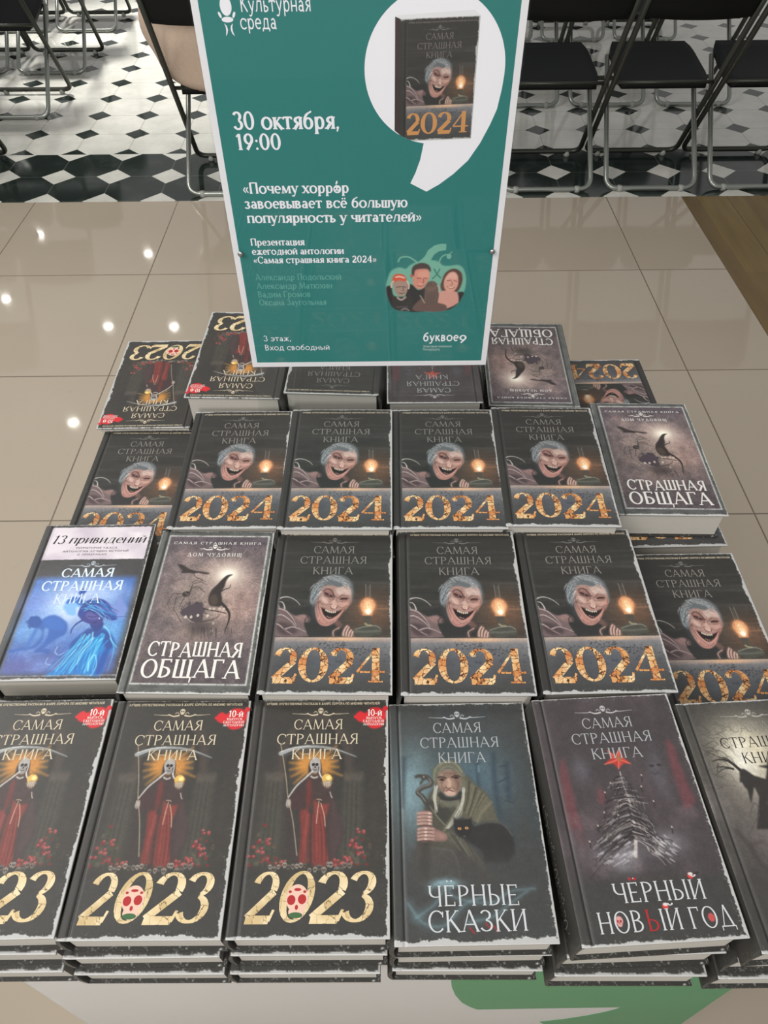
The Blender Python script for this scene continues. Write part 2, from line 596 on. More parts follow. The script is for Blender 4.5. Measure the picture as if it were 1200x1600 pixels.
def titles(c, deco, y0, col, slot, w=(42, 88, 28, 102, 43, 87), orn=None):
    ornament(c, 65, orn or y0 - 16.5, col)
    deco.append(('САМАЯ', w[0], w[1], y0, 10, 'roman', slot))
    deco.append(('СТРАШНАЯ', w[2], w[3], y0 + 14.6, 10, 'roman', slot))
    deco.append(('КНИГА', w[4], w[5], y0 + 29.2, 9.8, 'roman', slot))


def zgr(x, y):  # sketch units of this drawing to mm on the cover
    w = 1.08815e-06 * x + 0.000123402 * y + 1
    return ((0.116906 * x + 0.0161358 * y + -5.31043) / w, (-0.000389303 * x + 0.153569 * y + 56.7869) / w)


def zcr(x, y):  # sketch units of this drawing to mm on the cover
    w = 8.10294e-07 * x + 9.18916e-05 * y + 1
    return ((0.089368 * x + -0.0018589 * y + 7.67623) / w, (0.00168257 * x + 0.0970717 * y + 44.8383) / w)


def zgh(x, y):  # sketch units of this drawing to mm on the cover
    w = -2.23728e-05 * x + 0.000157076 * y + 1
    return ((0.129209 * x + 0.050742 * y + -29.3324) / w, (-0.00732683 * x + 0.171657 * y + 82.5838) / w)


def zdo(x, y):  # sketch units of this drawing to mm on the cover
    w = 4.06864e-06 * x + 0.000119576 * y + 1
    return ((0.112625 * x + 0.0325556 * y + -23.3051) / w, (0.000838141 * x + 0.142484 * y + 29.2232) / w)


def zre(x, y):  # sketch units of this drawing to mm on the cover
    w = 6.75975e-07 * x + 7.66591e-05 * y + 1
    return ((0.0746726 * x + 0.00929235 * y + 18.4913) / w, (0.000574176 * x + 0.0814425 * y + 49.4787) / w)


def zny(x, y):  # sketch units of this drawing to mm on the cover
    w = 1.13787e-06 * x + 0.000129041 * y + 1
    return ((0.122012 * x + -0.0249847 * y + 10.5484) / w, (0.00669967 * x + 0.132293 * y + 36.2851) / w)


def zsc(x, y):  # sketch units of this drawing to mm on the cover
    w = 1.09719e-06 * x + 0.000124427 * y + 1
    return ((0.117487 * x + -0.0408451 * y + 6.33564) / w, (0.00657239 * x + 0.126127 * y + -6.3197) / w)


def art_grin():
    c = Canvas(BW, BH, RES, BASE, 11)
    d = []
    r = random.Random(3)
    c.put(np.clip(c.fbm(90, 5, 4) * 2.4 - 1.0, 0, 1) * ((c.Y > 30) & (c.Y < 150)), (74, 73, 70), .6)
    c.put(np.clip(c.fbm(80, 4, 4) * 2.2 - 1.2, 0, 1) * ((c.Y > 55) & (c.Y < 150)), (24, 24, 23), .6)
    c.glow(110, 112, 30, 26, (132, 92, 66), .62)
    c.put(np.clip(c.fbm(70, 3, 4) * 3 - 1.6, 0, 1) * np.exp(-((c.X - 112) / 24) ** 2 - ((c.Y - 112) / 24) ** 2), (176, 128, 98), .6)
    # black coat, arm
    c.poly([(20.9, 109.9), (34, 107.2), (45, 104.4), (51.6, 117.7), (64.4, 128.1), (73, 125.5), (79.9, 130.6), (78.2, 142.1), (40.3, 142.3), (36.3, 133.4), (24.4, 123.1)], (40, 40, 39), .92, 1)
    c.poly([(68.5, 142.2), (68.8, 135.8), (73.3, 130.7), (68.5, 124.2), (73.9, 121.6), (78.6, 128.1), (75.6, 133.2), (71.4, 135.8), (70.8, 142.2)], (112, 82, 76), .85, .8)
    c.stroke([(70.1, 140.9), (69.6, 135.2), (75.5, 131.3)], 1.0, (196, 170, 156), .8, .5)
    # clawed near hand
    c.poly([(6.1, 115.3), (9.4, 106.6), (15, 106.6), (22.2, 111.9), (29.3, 116.5), (38, 114.9), (44.4, 118.4), (44.3, 124.3), (39, 126.3), (43.2, 138.5), (42.4, 141.7), (10.9, 141.8), (7.6, 133.5), (6.3, 123.2)], (112, 94, 94), .96, .6)
    c.poly([(28.3, 117.8), (37, 115.8), (41.6, 117.8), (40.9, 123), (35.5, 124.4), (30.9, 121.8)], (142, 112, 108), .8, .9)
    c.poly([(9.2, 125.8), (22.4, 125.7), (31.9, 133.4), (31.3, 138.5), (17.3, 139.9)], (66, 54, 56), .8, 1.2)
    for p, w0, w1 in (([(9.5, 107.9), (17.6, 110.6), (23.7, 116.5), (28.2, 123.1), (31.1, 129.6)], 3.4, .5), ([(7, 117.9), (13.7, 115.9), (20.7, 119.8), (27.4, 126.3), (32.1, 133.4)], 3.8, .5), ([(7.5, 126.4), (13.3, 128.4), (20, 134.5), (27.7, 139.8)], 3.2, .4), ([(19.9, 133.5), (27.3, 130.9), (35.2, 133.4), (41.5, 137.2)], 2.6, .8)):
        q = p
        c.stroke(q, w0 + .9, (58, 46, 48), .75, .8, w2=w1 + .5)
        c.stroke(q, w0 * .8, (140, 120, 118), .95, .6, w2=w1)
        c.stroke([(x + .2, y - .7) for x, y in q], w0 * .28, (196, 182, 178), .85, .35, w2=w1 * .6)
    for p, w0, w1 in (([(10.6, 105.9), (8.3, 99.1), (10.4, 95.3), (15.9, 93.1), (21.6, 93.9), (27.8, 97.4), (32.8, 103.1)], 2.4, .5), ([(17.3, 107.9), (16, 103.2), (13.7, 99.8), (9.9, 99.1)], 1.8, .8)):
        q = p
        c.stroke(q, w0, (150, 144, 140), .95, .5, w2=w1)
        c.stroke([(x, y - .3) for x, y in q], w0 * .4, (208, 204, 198), .8, .4, w2=w1 * .5)
    for p in ([(42.7, 117.8), (39.7, 121.7), (40.6, 125.6)], [(40.9, 116.5), (44, 119.7), (43.3, 123)]):
        c.stroke(p, 1.2, (60, 46, 46), .8, .6)
    # hair behind, ear
    c.poly([(44.9, 103.1), (42.5, 94.9), (43.6, 85.2), (46.6, 79.6), (50.6, 71.8), (59.5, 65), (69.8, 63.2), (79.2, 65.5), (86.5, 73.8), (88.8, 85), (88.4, 94.7), (86.4, 101.5), (78.4, 98.9), (66.4, 85.1), (53.2, 92.1), (48.3, 103.1)], (96, 101, 104), .97, .9)
    c.poly([(43.4, 90.8), (45.3, 85.9), (48.3, 87.3), (48.9, 96.2), (47.1, 101.7), (43.8, 100.4)], (150, 158, 160), .9, .7)
    c.poly([(44.4, 103.1), (48.2, 101.7), (50.3, 115.1), (49.6, 121.7), (46.4, 115.1)], (52, 58, 60), .85, 1.2)
    # face
    c.poly([(49.7, 90.7), (52.6, 83.8), (59.1, 78.1), (67.2, 78.4), (73, 80.6), (79.7, 77.5), (84.7, 80.6), (86.6, 89.9), (86.3, 98.8), (83.7, 104.9), (79, 111.2), (74.8, 117.6), (70.7, 123.5), (64.4, 128.6), (57.8, 128.4), (53.1, 124), (50.3, 115.1), (48.9, 105.7), (48.8, 97.6)], (164, 132, 122), 1, .6)
    c.poly([(48.9, 99), (52.8, 103), (54.4, 109.8), (57.1, 117.7), (62.4, 122.9), (57.8, 128.2), (53.3, 124), (50.3, 115.1)], (160, 124, 116), .85, .9)
    c.poly([(51.4, 107.1), (54.7, 115.1), (58.5, 121.6), (64.2, 125.5), (70.6, 121.6), (77.9, 111.7), (74.9, 118.3), (70.7, 123.8), (64.4, 128.6), (58.4, 128.4), (54.1, 123)], (186, 132, 122), .9, .7)
    c.poly([(82.9, 98.8), (86.4, 96.1), (86.1, 99.5), (83.7, 104.9), (79, 111.6), (77.8, 109.7)], (170, 120, 108), .7, .8)
    c.poly([(69.6, 82.3), (79.8, 79.2), (84.8, 82.9), (85.7, 90.6), (77.9, 88.5), (72.3, 90)], (206, 184, 174), .75, 1.2)
    c.poly([(53.2, 92.1), (58.9, 93.5), (62.6, 98.9), (59.4, 101.7), (54.8, 100.3), (52.4, 96.9)], (202, 170, 158), .8, 1.0)
    c.poly([(72.8, 100.2), (78.4, 98.9), (83.6, 101.5), (80.9, 104.9), (75.4, 105.6)], (194, 152, 138), .8, 1.0)
    c.poly([(51.6, 85.2), (57, 80.9), (66.1, 80.9), (71.1, 87.9), (66.4, 85.1), (59.5, 83.7)], (150, 118, 112), .6, 1)
    # hair strokes swept back
    for k in range(190):
        t = r.random()
        an = math.pi * (1.02 - .98 * t)
        u0 = r.uniform(.62, .98)
        x0, y0 = 610 + 172 * u0 * math.cos(an), 190 - 128 * u0 * math.sin(an)
        x1, y1 = x0 - r.uniform(18, 50), y0 - r.uniform(4, 26) * (1 if t > .35 else -.8)
        q = zgr(x0, y0), zgr((x0 + x1) / 2, (y0 + y1) / 2 - 7), zgr(x1, y1)
        lightness = .35 + .65 * t
        g_ = r.uniform(70, 150) + 80 * lightness * r.random()
        c.stroke(list(q), .5, (g_, g_ + 3, g_ + 4), .8, .4, w2=.25)
    for k in range(60):
        x0, y0 = r.uniform(400, 470), r.uniform(150, 320)
        q = zgr(x0 + 25, y0 - 20), zgr(x0, y0 + 5), zgr(x0 - r.uniform(0, 22), y0 + r.uniform(20, 50))
        c.stroke(list(q), .5, r.choice([(150, 160, 166), (96, 106, 112), (56, 62, 66), (186, 192, 196)]), .75, .4, w2=.25)
    # eyes and brows
    c.poly([(56, 87.2), (60.6, 84.4), (66.5, 87.2), (68.9, 93.7), (64.6, 93.7), (58.8, 91.8)], (142, 98, 92), .85, .7)
    c.stroke([(56.4, 85.8), (60.5, 82.6), (65.2, 85.1), (68.8, 92.7)], 1.1, (84, 62, 58), .9, .5, w2=1.8)
    c.stroke([(58.3, 87.7), (62.1, 89.6), (65.8, 91.8)], 1.7, (42, 30, 30), 1, .4, w2=1.2)
    c.ell(*(63, 89.7), .6, .5, (170, 160, 150), .9, .3)
    c.stroke([(57.6, 90.7), (61.7, 92.9), (66.9, 94)], .7, (110, 70, 66), .9, .5)
    c.poly([(73.1, 94.8), (77, 92), (83.3, 93.6), (82.3, 96.8), (77.2, 97.5)], (150, 104, 94), .8, .7)
    c.stroke([(72, 95), (76.9, 90.6), (83.5, 92.3)], 1.0, (96, 70, 64), .85, .5, w2=.8)
    c.stroke([(75.1, 95.9), (78.8, 94.7), (82.3, 95)], 1.4, (44, 32, 32), 1, .4)
    c.stroke([(70.2, 93.7), (71.2, 90.6), (72.2, 87.9)], .6, (150, 110, 100), .8, .5)
    # nose, creases
    c.poly([(66.6, 97.5), (69.5, 97.5), (71.9, 103.6), (71.6, 107.3), (68.2, 108.6), (64.6, 106), (66.2, 101.6)], (198, 164, 150), .95, .5)
    c.stroke([(64.8, 105), (66.5, 107.8), (69, 108.3)], 1.1, (92, 52, 50), .9, .4)
    c.stroke([(72, 105.7), (71, 107.8)], 1.0, (92, 52, 50), .9, .4)
    c.stroke([(66.4, 102.3), (62.9, 102.7), (57.2, 101.9), (53, 99)], .9, (132, 88, 84), .85, .6)
    c.stroke([(53, 99), (51.9, 103), (53.2, 108.4)], .8, (132, 88, 84), .7, .6)
    c.stroke([(71.9, 103.6), (74.8, 105.9), (79.3, 105.9), (83.7, 103.6)], .9, (136, 92, 84), .85, .6)
    c.stroke([(62.6, 98.9), (65.9, 97.5), (67.6, 94.5)], .8, (140, 96, 90), .7, .6)
    for p in ([(54.7, 81), (61.5, 79.5), (68.5, 82)], [(56.9, 79.3), (63.7, 77.8), (70.7, 80)], [(73.1, 83.7), (78.8, 82), (84.1, 83.6)]):
        c.stroke(p, .5, (150, 122, 114), .7, .5)
    for p in ([(54, 94.6), (55.9, 98.9), (58.3, 101.1)], [(53.5, 96.9), (54.6, 100.6), (56.8, 103)], [(66.6, 89.6), (68.2, 93.7), (67.5, 97.5)], [(71.3, 92), (70.6, 96.2), (71.6, 98.9)], [(84, 93.6), (85.6, 97.5), (84.4, 101.3)], [(50.3, 92.1), (52.3, 96.2), (52.5, 101.7)], [(50.1, 103), (51.3, 111.1), (53.3, 117.7)], [(51.4, 99), (52.6, 107.1), (54.6, 113.7)], [(80.6, 107), (78.9, 110.7), (76.4, 113.7)], [(78.7, 105.9), (77.7, 108.6), (75.4, 111.3)], [(61.9, 94.5), (64.7, 95.9), (67.6, 95.6)], [(74.3, 98.3), (78.4, 99.1), (82.6, 97.7)], [(56.7, 83.8), (61.2, 81.8), (66.3, 84)], [(62, 125.5), (66.4, 124.7), (69.6, 122.4)], [(54.1, 121.7), (56.5, 125.6), (59.9, 127.4)]):
        c.stroke(p, .55, (98, 66, 60), .7, .4)
    c.poly([(57.6, 87.4), (62, 88.2), (67.5, 92.3), (65.7, 93.7), (61.1, 92.1), (58.3, 90.1)], (74, 48, 46), .75, .6)
    c.poly([(74.6, 95), (78.8, 93.6), (83.2, 94.7), (81.7, 96.7), (77.6, 96.9)], (84, 56, 52), .7, .6)
    c.stroke([(59, 88.2), (62.3, 89.9), (65.4, 91.5)], 1.0, (24, 18, 18), 1, .35)
    c.ell(*(62.8, 89.9), .6, .5, (176, 168, 158), .9, .3)
    c.stroke([(75.5, 95.7), (78.9, 94.7), (82.1, 95.3)], .9, (26, 20, 20), 1, .35)
    c.tex(1.6, 1.6, .05)
    # grin
    c.poly([(54.8, 106), (59.9, 108.7), (65.6, 111.8), (71.4, 111.5), (78.2, 108.6), (75.1, 113.4), (70.6, 117.6), (65, 120.6), (60.5, 118.2), (57, 112.9)], (30, 20, 20), 1, .4)
    c.poly([(60.4, 117.7), (63.8, 119), (69.3, 117), (72.4, 114.3), (68.2, 118.4), (64.6, 120.6)], (92, 44, 42), .8, .6)
    c.stroke([(54.5, 105.5), (59.8, 107.9), (65.6, 111), (72.3, 110.7), (78.6, 108)], .9, (150, 96, 90), .9, .4)
    c.stroke([(54.9, 107.3), (57.4, 115.1), (61.7, 120.6), (65.7, 122.1), (71.6, 118.7), (78.3, 110.2)], 1.5, (200, 142, 130), .9, .5)
    for x, y in ((536, 380), (551, 387), (566, 394), (584, 399), (604, 400), (622, 398)):
        c.ell(*zgr(x, y), .75, 1.3, (214, 204, 184), .95, .35)
    for x, y in ((548, 438), (562, 446), (578, 448)):
        c.ell(*zgr(x, y), .6, .8, (170, 150, 130), .85, .35)
    c.stroke([(57.6, 125.6), (63.2, 127.1), (68.5, 124.2)], .8, (150, 104, 96), .7, .6)
    # far hand
    c.poly([(79, 141.5), (79.2, 134.5), (82.6, 128), (85.5, 128.3), (87.1, 132.1), (89.8, 134.4), (91, 141.4)], (120, 92, 84), .96, .6)
    for p in ([(80.1, 140.2), (80.7, 134.5), (83.5, 129.3)], [(82.7, 140.6), (83.4, 135.7), (85.3, 130.6)], [(85.5, 140.8), (86.2, 137), (87.9, 133.9)], [(88.1, 141.1), (88.9, 138.3), (89.9, 135.7)]):
        c.stroke(p, 2.0, (204, 172, 158), .9, .6, w2=1.5)
    for p in ([(81.9, 141.1), (82, 135.8), (84.2, 130.6)], [(84.5, 141.1), (84.9, 137), (86.5, 133.2)], [(87.3, 141.1), (87.8, 137.8)]):
        c.stroke(p, .6, (66, 46, 44), .85, .4)
    # lamp
    for x in (909, 950):
        c.stroke([zgr(x, 140), zgr(x, 268)], .8, (122, 120, 114), .85)
    c.poly([(101.7, 77.9), (105.6, 77.9), (106, 93.5), (102.1, 93.5)], (92, 90, 84), .35, .4, False)
    c.ell(*zgr(928, 345), 9.4, 12, (176, 112, 74), .7, 4)
    c.poly([(101.4, 94.1), (97.3, 98.8), (96.1, 104.2), (98.6, 111.6), (99.6, 116.5), (108.2, 116.4), (109.9, 110.8), (112.5, 104.1), (110.5, 97.6), (106.4, 94.1)], (214, 148, 104), .92, .6)
    c.poly([(100.9, 96.7), (98.8, 102.8), (100.1, 112.2), (108, 113.5), (110.6, 104.1), (107.6, 96.7)], (240, 182, 132), .8, 1)
    c.poly([(103.7, 98.7), (101.6, 105.5), (101.3, 112.2), (104.7, 115.5), (107.9, 111.5), (107.2, 104.2)], (255, 226, 178), .95, 1)
    c.ell(*zgr(932, 392), 2.6, 3.0, (255, 250, 236), 1, 1.1)
    for k in range(12):
        x, y = r.uniform(870, 985), r.uniform(280, 400)
        c.stroke([zgr(x, y), zgr(x + r.uniform(-20, 20), y + r.uniform(10, 40))], .5, r.choice([(255, 220, 170), (190, 110, 66)]), .55, .4)
    c.poly([(99.4, 116.5), (108.2, 116.4), (107.7, 124), (106, 125.3), (101.2, 124.8)], (74, 70, 62), 1, .4, False)
    c.poly([(90.9, 133.4), (100.6, 128), (104.9, 124.8), (112.6, 127.1), (118.4, 132), (118.7, 137.9), (112.9, 143), (96.7, 143.3), (91.1, 139)], (70, 71, 64), 1, .5, False)
    c.stroke([(91.6, 133.4), (101.7, 129.9), (112.7, 128.9), (117.9, 132)], 1.1, (128, 126, 112), .9, .5)
    c.stroke([(92.3, 135.7), (104.1, 135.9), (117.8, 134.6)], 2.0, (104, 105, 94), .8, 1.1)
    c.stroke([(102.2, 126), (104.4, 127.9), (108.3, 128.2)], 1.8, (182, 166, 132), .8, .9)
    c.stroke([(92.8, 140.2), (102.1, 142.5), (116.1, 140.4)], 1.5, (52, 52, 46), .9, .6)
    # shelf edge and slate board
    c.vgrad(142.6, 148.0, (178, 160, 148), (138, 130, 128), 10.5)
    c.glow(78, 144.8, 24, 2.4, (236, 186, 142), .9)
    c.vgrad(148.0, 168, (126, 125, 127), (84, 85, 88), 10.5)
    c.vgrad(168, 207, (84, 85, 88), (56, 56, 54), 10.5)
    c.glow(34, 176, 26, 20, (60, 61, 62), .65)
    c.glow(70, 172, 26, 20, (84, 90, 100), .6)
    c.put(np.clip(c.fbm(4, 4, 3) * 8 - 5.0, 0, 1) * np.exp(-((c.Y - 166) / 12) ** 2) * (c.X > 66) * (c.Y > 150), (56, 60, 70), .75)
    for k in range(70):
        x, y = (r.gauss(72, 8), r.gauss(151.5, 2.2)) if k % 2 else (r.choice([24, 36, 100, 92]) + r.gauss(0, 5), 153 + abs(r.gauss(0, 4)))
        c.stroke([(x, y), (x + r.uniform(-1.8, 1.8), y + r.uniform(-.6, 1.4))], r.uniform(.5, 1.1), (44, 44, 48), .9)
    c.put((c.X < 10.5) * 1.0, (46, 45, 43), .75)
    c.tex(6, 6, .06)
    hinge(c)
    c.scuff(right=3.2, bottom=3.2, top=1.9)
    titles(c, d, 33.6, (112, 110, 104), 'silver_foil', orn=17)
    d.append((TOPLINE, 13, 125, 7.6, 2.3, 'tiny', 'parchment'))
    d += [('2', 10.5, 37.5, 193.5, 38.5, 'numeral', 'cracked_amber'), ('0', 36.5, 67.5, 193.5, 38.5, 'numeral', 'cracked_amber'), ('2', 65.5, 94, 193.5, 38.5, 'numeral', 'cracked_amber'), ('4', 93, 123.5, 193.5, 38.5, 'numeral', 'cracked_amber')]
    return c, d


def skull(c, x, y, s, col=(176, 168, 156), dk=(40, 34, 32)):
    c.ell(x, y, s, s * 1.05, col, 1, .4)
    c.ell(x, y + s * .95, s * .62, s * .5, col, 1, .4)
    c.ell(x - s * .38, y + s * .15, s * .3, s * .32, dk, 1, .3)
    c.ell(x + s * .38, y + s * .15, s * .3, s * .32, dk, 1, .3)
    c.ell(x, y + s * .6, s * .14, s * .2, dk, 1, .3)


def art_reaper():
    c = Canvas(BW, BH, RES, (53, 51, 47), 21)
    d = []
    r = random.Random(8)
    c.put(np.clip(c.fbm(14, 50, 4) * 2 - .8, 0, 1) * (c.Y < 160), (66, 60, 55), .6)
    c.stroke([(31, 78), (33, 48), (46, 26), (62, 18), (78, 26), (92, 48), (94, 78)], 7, (70, 61, 56), .8, 3)
    c.stroke([(37, 78), (39, 52), (48, 32), (62, 25), (76, 32), (86, 52), (88, 78)], 3, (40, 37, 35), .8, 2)
    for x in (27, 98):
        c.poly([(x - 8, 78), (x + 8, 78), (x + 9, 152), (x - 10, 152)], (74, 71, 64), .75, 2.5, False)
        for k in (-5, -1, 3):
            c.stroke([(x + k, 80), (x + k * 1.1, 152)], 1.2, (48, 46, 42), .6, 1)
        c.poly([(x - 10, 72), (x + 10, 72), (x + 8, 80), (x - 8, 80)], (86, 80, 72), .7, 1.4, False)
    # halo of rays
    for k in range(22):
        a = 2 * math.pi * k / 22 + .1
        L_ = r.uniform(20, 27) if abs(math.sin(a)) < .8 else r.uniform(12, 17)
        x0, y0 = (62.5, 65.1)
        c.stroke([(x0 + 6 * math.cos(a), y0 + 6 * math.sin(a)), (x0 + L_ * math.cos(a), y0 + L_ * math.sin(a))], 3.2, (186, 132, 62), .7, 1.4, w2=1.4)
    for x, y in ((430, 200), (720, 200)):
        c.glow(*zre(x, y), 7, 9, (208, 140, 62), .8)
    c.glow(*zre(578, 130), 9, 6, (206, 140, 62), .7)
    # robe
    c.poly([(56, 74.7), (67.6, 74.8), (76.7, 82.9), (81.5, 94.4), (86.4, 111.9), (91.1, 125.4), (86, 138.4), (81, 148), (48.7, 147.8), (43, 128.4), (40.6, 108.1), (42.6, 97.7), (49.5, 85.6)], (60, 48, 48), .95, 1.4)
    c.poly([(41, 95.6), (50.9, 85.6), (53.5, 101.3), (50.9, 105.4), (43, 103.3)], (66, 46, 46), .9, 1)
    c.poly([(45.3, 105.4), (51.2, 108.2), (54, 146.5), (48.2, 141.4), (43.8, 121.7)], (54, 52, 50), .9, 1.2)
    c.poly([(56.7, 79.9), (59.9, 79.9), (61.7, 91.4), (60.6, 101.3), (59.6, 108.2), (60.8, 121.8), (59.3, 135), (58.3, 150.4), (54.2, 150.3), (53.5, 121.8), (51.7, 105.4), (57.3, 105.5), (55.8, 94.2)], (104, 48, 44), .9, .8)
    c.poly([(52.6, 108.2), (59.5, 106.9), (60.5, 121.8), (59.3, 135), (57.6, 150.4), (54.6, 150.3), (54.7, 128.4)], (122, 54, 48), .85, .8)
    c.poly([(63.1, 97.1), (69, 100), (76.7, 99.3), (76.4, 107), (74, 115.2), (76, 135.1), (78.4, 150.5), (65, 150.4), (64.3, 121.9)], (128, 56, 50), .9, .8)
    c.poly([(59.8, 105.5), (62.8, 101.3), (65.8, 150.4), (59.6, 150.4), (60.2, 128.5)], (62, 50, 46), .9, .8)
    for k in range(22):
        x = r.uniform(395, 730)
        c.stroke([zre(560 + (x - 560) * .7, 820), zre(x - 4, 1100), zre(x, 1420)], r.uniform(.5, 1.4), r.choice([(104, 34, 32), (150, 82, 74), (74, 34, 32)]), .5, .7)
    c.poly([(60.5, 77), (67.6, 75.5), (76.8, 84.4), (77.4, 98.6), (70.4, 100), (63, 94.3), (61.4, 85.7)], (64, 50, 48), .96, .8)
    c.poly([(79.3, 93), (84, 102.9), (89.6, 122), (86, 137.8), (81, 146.7), (78.2, 115.2)], (72, 58, 58), .8, 1.2)
    for p in ([(68, 97.9), (67.2, 106.9), (66.8, 117.2)], [(69.7, 100), (73, 109.7), (74.5, 119.6)], [(65.9, 96.4), (68.8, 96.5), (70.2, 97.2)]):
        c.stroke(p, .7, (204, 176, 150), .85, .4)
    # hood, skull, arms
    c.poly([(57.4, 74.7), (57.1, 63.5), (61.5, 57.9), (66.8, 60.6), (68.8, 68.9), (68.4, 75.5), (64.6, 72.6), (60.6, 72.5)], (44, 38, 40), 1, .6)
    c.stroke([(60.7, 71.8), (58.1, 64.3), (59.5, 60.5), (62.3, 58.4), (66.1, 60.6), (67.2, 67.4), (66.8, 72.6)], 1.1, (206, 200, 196), .9, .45)
    c.ell(*zre(578, 180), 4.6, 5.4, (164, 160, 156), 1, .6)
    c.ell(*zre(578, 262), 3.2, 3.4, (146, 142, 138), 1, .6)
    for x in (558, 602):
        c.ell(*zre(x, 196), 1.5, 1.5, (40, 36, 36), 1, .4)
    c.ell(*zre(580, 228), .7, 1.0, (46, 40, 40), 1, .3)
    c.stroke([(61.2, 69.7), (64.4, 69.7)], .6, (52, 46, 46), .9)
    c.stroke([(59.7, 75.8), (62.3, 77.1), (65.2, 76.3)], 1.6, (184, 178, 170), .9, .5)
    c.stroke([(60.5, 71), (54.7, 76.9), (47.2, 84.2), (40.5, 94.5)], 1.7, (190, 184, 178), .95, .5, w2=1.2)
    c.stroke([(66.9, 71.8), (68.4, 75.5), (71.4, 78.5)], 1.4, (196, 190, 184), .95, .45)
    c.ell(*zre(245, 685), 2.4, 3.6, (136, 130, 124), .9, .8)
    for x in (225, 243, 262):
        c.stroke([zre(x, 700), zre(x + 2, 660), zre(x + 4, 630)], .6, (190, 184, 176), .85, .35)
    c.stroke([(29.3, 44.9), (33.9, 63.4), (37.5, 79.7), (40.1, 94.1), (46.1, 115), (51.7, 143.3)], .8, (168, 152, 128), .9, .4)
    c.ell(*zre(728, 372), 4.6, 4.3, (214, 172, 84), 1, .5)
    c.ell(*zre(745, 360), 2.2, 2.0, (246, 224, 156), .9, .9)
    c.poly([(69.7, 81.4), (72.2, 80), (78.7, 80), (78.2, 83.6), (75.4, 86.5), (71.7, 84.7)], (150, 132, 112), .9, .5)
    for x in (690, 715, 738, 760):
        c.stroke([zre(x, 410), zre(x + 6, 460)], .7, (206, 194, 178), .85, .35)
    c.stroke([(77.4, 90.1), (78.6, 93.7), (79.5, 95.1)], .9, (186, 178, 168), .9, .4)
    # blade
    c.stroke([(30, 54), (44, 49), (62, 47.5), (80, 50), (100, 57.5)], 4.0, (150, 154, 154), .95, .6, w2=.8)
    c.stroke([(34, 56), (46, 52.5), (62, 50.5), (80, 52.5), (98, 57.5)], 1.3, (74, 76, 78), .9, .5, w2=.4)
    c.stroke([(30, 52.5), (40, 49), (56, 46.6)], .8, (206, 206, 202), .8, .4)
    # roses, leaves, skulls
    for k in range(150):
        sg = k % 2
        t = r.random()
        x = (12 + 30 * t if sg else 113 - 30 * t) + r.gauss(0, 1.6)
        pk_ = 22 if sg else 105
        y = 152 - r.random() ** 1.3 * max(4, 36 - abs(x - pk_) * 2.2) - 1
        col = r.choice([(138, 52, 54), (118, 42, 44), (156, 74, 74), (66, 70, 56), (58, 62, 50), (84, 78, 66)])
        c.ell(x, y, r.uniform(1.0, 2.2), r.uniform(.9, 2.0), col, .8, .9)
        if col[0] > 130:
            c.ell(x + .4, y - .3, .8, .6, (192, 112, 108), .6, .5)
    for k in range(19):
        skull(c, 30 + 3.7 * k + r.uniform(-1, 1), 152.5 + r.uniform(-2.6, 2.6), r.uniform(1.5, 2.4), r.choice([(138, 130, 120), (112, 104, 96), (90, 84, 78)]))
    c.glow(62, 166, 60, 9, (50, 49, 46), .6)
    c.vgrad(162, 207, (56, 54, 51), (54, 53, 50), 0)
    c.put(np.clip(c.fbm(5, 5, 3) * 5 - 3.2, 0, 1) * np.exp(-((c.Y - 162) / 6) ** 2), (78, 72, 64), .5)
    c.tex(5, 5, .07)
    hinge(c)
    c.scuff(right=3.4, bottom=3.2, top=.6)
    c.poly([(98, 17), (103, 12), (108, 14), (113, 9), (121, 8.5), (127.5, 13), (127, 22), (124, 28), (115, 30), (108, 25), (101, 22)], (204, 34, 42), 1, .3)
    c.ell(127.6, 9.4, 2.6, 2.6, (202, 40, 48), 1, .4)
    c.ell(99, 18, 2, 1.4, (204, 34, 42), 1, .4)
    titles(c, d, 30.4, (204, 190, 162), 'parchment', (40, 87, 25, 102, 40, 87), orn=14)
    d += [(TOPLINE, 12, 122, 5.2, 2.3, 'tiny', 'parchment'), ('10-й', 110, 124, 17, 6.6, 'slab', 'white_ink'),
          ('ВЫПУСК', 109, 124, 20.4, 2.3, 'slab_small', 'white_ink'), ('ЕЖЕГОДНОЙ', 106, 126, 23.6, 2.3, 'slab_small', 'white_ink'), ('АНТОЛОГИИ', 106, 126, 26.8, 2.3, 'slab_small', 'white_ink'),
          ('2', 10.5, 36, 194, 38, 'numeral_italic', 'cracked_bone'), ('0', 36, 65, 194, 38, 'numeral_italic', 'cracked_bone'), ('2', 62, 92, 194, 38, 'numeral_italic', 'cracked_bone'), ('3', 89, 115, 194, 38, 'numeral_italic', 'cracked_bone'),
          ('@', 54.5, 176.5, 9.0, 10.5, 'skull_pink'), ('@', 54.5, 186.5, 6.4, 5.0, 'skull_pink'), ('@', 49.8, 177.8, 3.4, 3.7, 'red_ink'), ('@', 58.6, 177.2, 3.4, 3.7, 'red_ink'),
          ('@', 54.4, 183.2, 1.3, 1.9, 'red_ink'), ('@', 54, 189, 5.6, 2.2, 'leaf_ink'), ('@', 54.5, 170, 3.0, 1.1, 'red_ink'), ('@', 48.5, 171.6, 1.3, 1.0, 'red_ink'), ('@', 60.4, 171.6, 1.3, 1.0, 'red_ink')]
    return c, d


